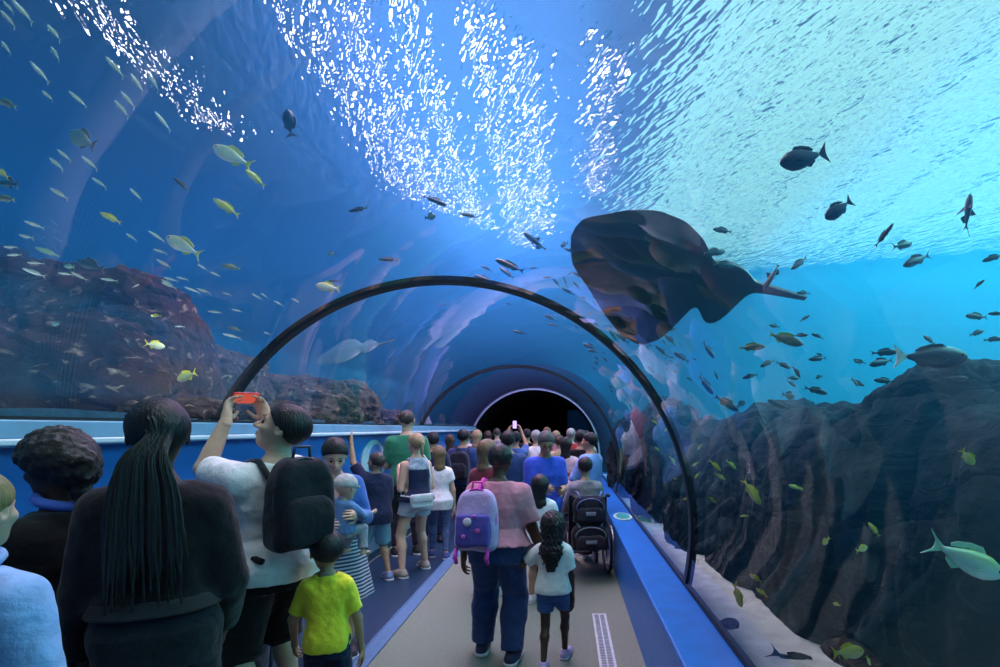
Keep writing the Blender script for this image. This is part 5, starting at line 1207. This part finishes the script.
# ================================================================ wheelchair, stroller, signs, grille
def wheel(parent, c, r, tyre, w=.032, spokes=18, rim=True, axis='x', name='wheel'):
    A = lambda a, rr, off=0: Vector((c[0] + off, c[1] + rr * math.cos(a), c[2] + rr * math.sin(a)))
    n = 32
    root = MB().tube([A(2 * math.pi * i / n, r - w / 2) for i in range(n)], w / 2, 8, closed=True).obj(name, tyre, parent, True)
    ch = paint('chrome', (.55, .57, .60), .25, .05, metal=1.0)
    m = MB().tube([A(2 * math.pi * i / n, r - w * 1.1) for i in range(n)], .008, 6, closed=True)
    for i in range(spokes):
        a = 2 * math.pi * i / spokes; m.tube([A(a, .03, .012 if i % 2 else -.012), A(a + .25, r - w)], .0022, 4)
    m.obj('spokes', ch, root, True)
    MB().tube([(c[0] - .025, c[1], c[2]), (c[0] + .025, c[1], c[2])], .028, 10).obj('hub', ch, root, True)
    return root
def wheelchair(x, y):
    e = empty('wheelchair', (x, y, 0), math.radians(6)); tag(e, 'black wheelchair with bags hung on its back, beside the right ledge', 'wheelchair')
    ty = paint('tyre', (.015, .015, .018), .7); fr = paint('chair_frame', (.03, .035, .045), .3, metal=.6); up = paint('chair_vinyl', (.012, .014, .022), .5)
    ch = paint('chrome', (.55, .57, .60), .25, .05, metal=1.0)
    for sx in (-1, 1):
        w = wheel(e, (sx * .255, -.02, .305), .305, ty)
        n = 28; MB().tube([(sx * .29, -.02 + .26 * math.cos(2 * math.pi * i / n), .305 + .26 * math.sin(2 * math.pi * i / n)) for i in range(n)], .009, 6, closed=True).obj('push_rim', ch, w, True)
        k = wheel(e, (sx * .20, .42, .09), .09, ty, .03, 8, name='caster')
        MB().tube([(sx * .20, .42, .09), (sx * .20, .40, .22), (sx * .205, .36, .28)], .012, 6).obj('caster_fork', fr, k, True)
        MB().tube([(sx * .205, -.16, .30), (sx * .205, -.20, .60), (sx * .205, -.22, .92), (sx * .205, -.30, .95)], .013, 8).obj('back_tube', fr, e, True)
        MB().tube([(sx * .205, -.30, .95), (sx * .205, -.40, .955)], .019, 8).obj('push_handle', up, e, True)
        MB().tube([(sx * .205, -.17, .34), (sx * .205, .36, .30), (sx * .19, .46, .26), (sx * .16, .56, .12)], .013, 8).obj('side_tube', fr, e, True)
        MB().rbox((sx * .225, .08, .70), (.05, .32, .035), .012).obj('armrest', up, e, True)
        MB().tube([(sx * .215, .20, .32), (sx * .22, .20, .69)], .010, 6).obj('armrest_post', fr, e, True)
        MB().rbox((sx * .10, .60, .11), (.14, .14, .015), .006).obj('footplate', fr, e, True)
    MB().rbox((0, .08, .475), (.40, .42, .05), .02).obj('seat', up, e, True)
    MB().rbox((0, -.205, .70), (.40, .03, .44), .012).obj('backrest', up, e, True)
    return e
WX, WY = .225, 6.1
wc = wheelchair(WX, WY)
bs, fs = person('dark haired person in grey seated in the wheelchair, seen from behind', 0, WY - .02, 6, dict(H=1.58, kind='f', pelvis=.63, headk=7.2, feet=((-.06, .37, 0, .12), (.06, .37, 0, .12)), armL=((-.35, .3, -1), (.05, 1, -.15)), armR=((.35, .3, -1), (-.05, 1, -.15))), skin='tan', hair=('short', 'black'), shirt=dict(mat=GREYC, sleeve=.9), bottom=dict(mat=NAVY), shoes=(.1, .1, .1), x=WX)
pm = fabric('pack_dark', (.014, .018, .034), .7); tm = paint('pack_trim', (.10, .14, .30), .5); gm = paint('pack_grey', (.22, .25, .30), .5)
def hung_bag(label, c, size, mat, trim, rz=0.0):
    e = empty('bag', c, rz); tag(e, label, 'bag')
    w, d, h = size
    soft_bag('main_bag', e, mat, (0, 0, 0), size, None, .7, seed=size[2] * 9)
    soft_bag('front_pocket', e, mat, (0, -d * .5, -h * .16), (w * .8, d * .5, h * .52), None, .75, .03, seed=h * 5)
    MB().tube([(w * .42 * math.cos(a), -d * .50, h * .08 + h * .34 * math.sin(a)) for a in np.linspace(-.3, math.pi + .3, 14)], .007, 6).obj('zip_piping', trim, e, True)
    MB().rbox((0, -d * .78, -h * .12), (w * .3, .012, h * .14), .005).obj('badge', gm, e, True)
    for sx in (-1, 1): MB().tube([(sx * w * .3, -d * .3, h * .40), (sx * w * .38, d * .1, h * .62), (sx * w * .42, d * .45, h * .60)], .013, 6).obj('strap', trim, e, True)
    return e
ca, sa = math.cos(math.radians(6)), math.sin(math.radians(6))
hung_bag('dark backpack hung highest on the wheelchair back', (WX + .335 * sa, WY - .335 * ca, .80), (.36, .15, .30), pm, tm, math.radians(6))
hung_bag('larger dark backpack slung low behind the wheelchair seat', (WX + .36 * sa, WY - .36 * ca, .50), (.40, .18, .28), fabric('pack_dark_b', (.02, .02, .03), .7), gm, math.radians(6))

def stroller(x, y, rz):
    e = empty('stroller', (x, y, 0), rz); tag(e, 'black folding stroller behind the boy in yellow', 'stroller')
    fr = paint('chair_frame', (.03, .035, .045), .3, metal=.6); ty = paint('tyre', (.015, .015, .018), .7); fb = fabric('stroller_cloth', (.02, .025, .045))
    for sx in (-1, 1):
        MB().tube([(sx * .20, -.30, .95), (sx * .20, -.12, .62), (sx * .21, .30, .10)], .012, 7).obj('frame_tube', fr, e, True)
        MB().tube([(sx * .20, .10, .50), (sx * .22, -.22, .10)], .012, 7).obj('rear_tube', fr, e, True)
        MB().tube([(sx * .20, -.30, .95), (sx * .20, -.36, .97)], .018, 7).obj('grip', ty, e, True)
        for yy in (.32, -.24): wheel(e, (sx * .22, yy, .085), .085, ty, .034, 8)
    MB().rbox((0, .06, .42), (.36, .30, .04), .015).obj('seat', fb, e, True)
    MB().rbox((0, -.13, .64), (.36, .04, .46), .015, Matrix.Rotation(math.radians(-18), 3, 'X')).obj('backrest', fb, e, True)
    MB().tube([(-.22, -.24, .12), (.22, -.24, .12)], .009, 6).obj('axle', fr, e, True)
    MB().rbox((0, -.04, .24), (.34, .30, .14), .03).obj('basket', fb, e, True)
    return e
stroller(-2.06, 3.24, math.radians(20))

# oval sign with a fish on the blue wall
def ellipse_plate(name, parent, c, a, b, th, mat, axis, n=40):
    V, Fs = [], []
    for s in (0, 1):
        for i in range(n):
            t = 2 * math.pi * i / n; u, v = a * math.cos(t), b * math.sin(t)
            V.append((c[0] + th * s, c[1] + u, c[2] + v) if axis == 'x' else (c[0] + u, c[1] + v, c[2] + th * s))
    Fs = [tuple(range(n)), tuple(range(n, 2 * n))] + [(i, (i + 1) % n, (i + 1) % n + n, i + n) for i in range(n)]
    return mesh_obj(name, V, Fs, mat, parent, False)
d = 2.5 * F / (VX - 373); sg = empty('wall_sign', (WL + .001, d, 1.7 - (463 - VY) * d / F)); tag(sg, 'pale oval sign with a blue fish shape on the blue wall', 'sign')
ellipse_plate('plate', sg, (0, 0, 0), .42, .30, .012, paint('sign_pale', (.42, .62, .68), .4), 'x')
ellipse_plate('panel', sg, (.012, .06, .0), .25, .24, .004, paint('sign_blue', (.06, .20, .58), .4), 'x')
V = [(.017, y, z) for y, z in ((-.12, .02), (-.02, .10), (.10, .10), (.19, .02), (.10, -.07), (-.02, -.06))] ; n = len(V); V += [(.022, y, z) for _, y, z in V]
mesh_obj('fish_shape', V, [tuple(range(n)), tuple(range(n, 2 * n))] + [(i, (i + 1) % n, (i + 1) % n + n, i + n) for i in range(n)], paint('sign_white', (.62, .75, .80), .4), sg, False)
V = [(.017, y, z) for y, z in ((-.10, .02), (-.19, .10), (-.19, -.06))]; V += [(.022, y, z) for _, y, z in V]
mesh_obj('fish_tail', V, [(0, 1, 2), (3, 4, 5), (0, 1, 4, 3), (1, 2, 5, 4), (2, 0, 3, 5)], paint('sign_white', (.62, .75, .80), .4), sg, False)
d = floor_d(518, LEDGE_Z); sl = empty('ledge_sign', (.715, d, LEDGE_Z + .012)); tag(sl, 'oval green and pale sign lying on the right ledge', 'sign')
ellipse_plate('plate', sl, (0, 0, 0), .115, .27, .012, paint('sign_rim', (.42, .70, .60), .4), 'z')
ellipse_plate('panel', sl, (0, 0, .012), .085, .21, .004, paint('sign_green', (.03, .36, .34), .4), 'z')
# floor grille beside the right wall
gy0, gy1, gx, gw = 3.45, 4.72, .30, .105
g = empty('floor_grille', (gx, (gy0 + gy1) / 2, 0)); tag(g, 'long pale metal vent grille set in the carpet by the right wall', 'grille')
pale = paint('grille_pale', (.46, .55, .58), .4); hl = (gy1 - gy0) / 2
m = MB(); 
for sx in (-1, 1): m.box((sx * (gw / 2), 0, .006), (.018, 2 * hl, .012))
for sy in (-1, 1): m.box((0, sy * hl, .006), (gw + .018, .03, .012))
m.box((0, 0, .006), (.010, 2 * hl, .011))
m.obj('frame', pale, g)
m = MB(); n = 46
for i in range(n): m.box((0, -hl + (i + .5) * 2 * hl / n, .005), (gw, .011, .010))
m.obj('slats', pale, g)
MB().box((0, 0, .0012), (gw, 2 * hl, .002)).obj('dark_duct', black, g)
# ================================================================ camera and output look
cam = bpy.data.cameras.new('camera'); co = link(bpy.data.objects.new('camera', cam))
co.location = (0, 0, EYE); co.rotation_euler = (math.radians(90), 0, 0)
cam.sensor_width = 36; cam.lens = F * 36 / 1000
cam.shift_x = (500 - VX) / 1000.0; cam.shift_y = (VY - 333.5) / 1000.0
cam.clip_start = .05; cam.clip_end = 200
SC.camera = co
SC.view_settings.view_transform = 'Standard'; SC.view_settings.look = 'None'
SC.view_settings.gamma = 1.0; SC.view_settings.use_curve_mapping = False
SC.view_settings.exposure = 0.0
cy = SC.cycles
cy.use_denoising = True
cy.max_bounces = 8; cy.diffuse_bounces = 2; cy.glossy_bounces = 3; cy.transmission_bounces = 4
cy.transparent_max_bounces = 12; cy.volume_bounces = 0
cy.sample_clamp_indirect = 4.0; cy.caustics_reflective = False; cy.caustics_refractive = False
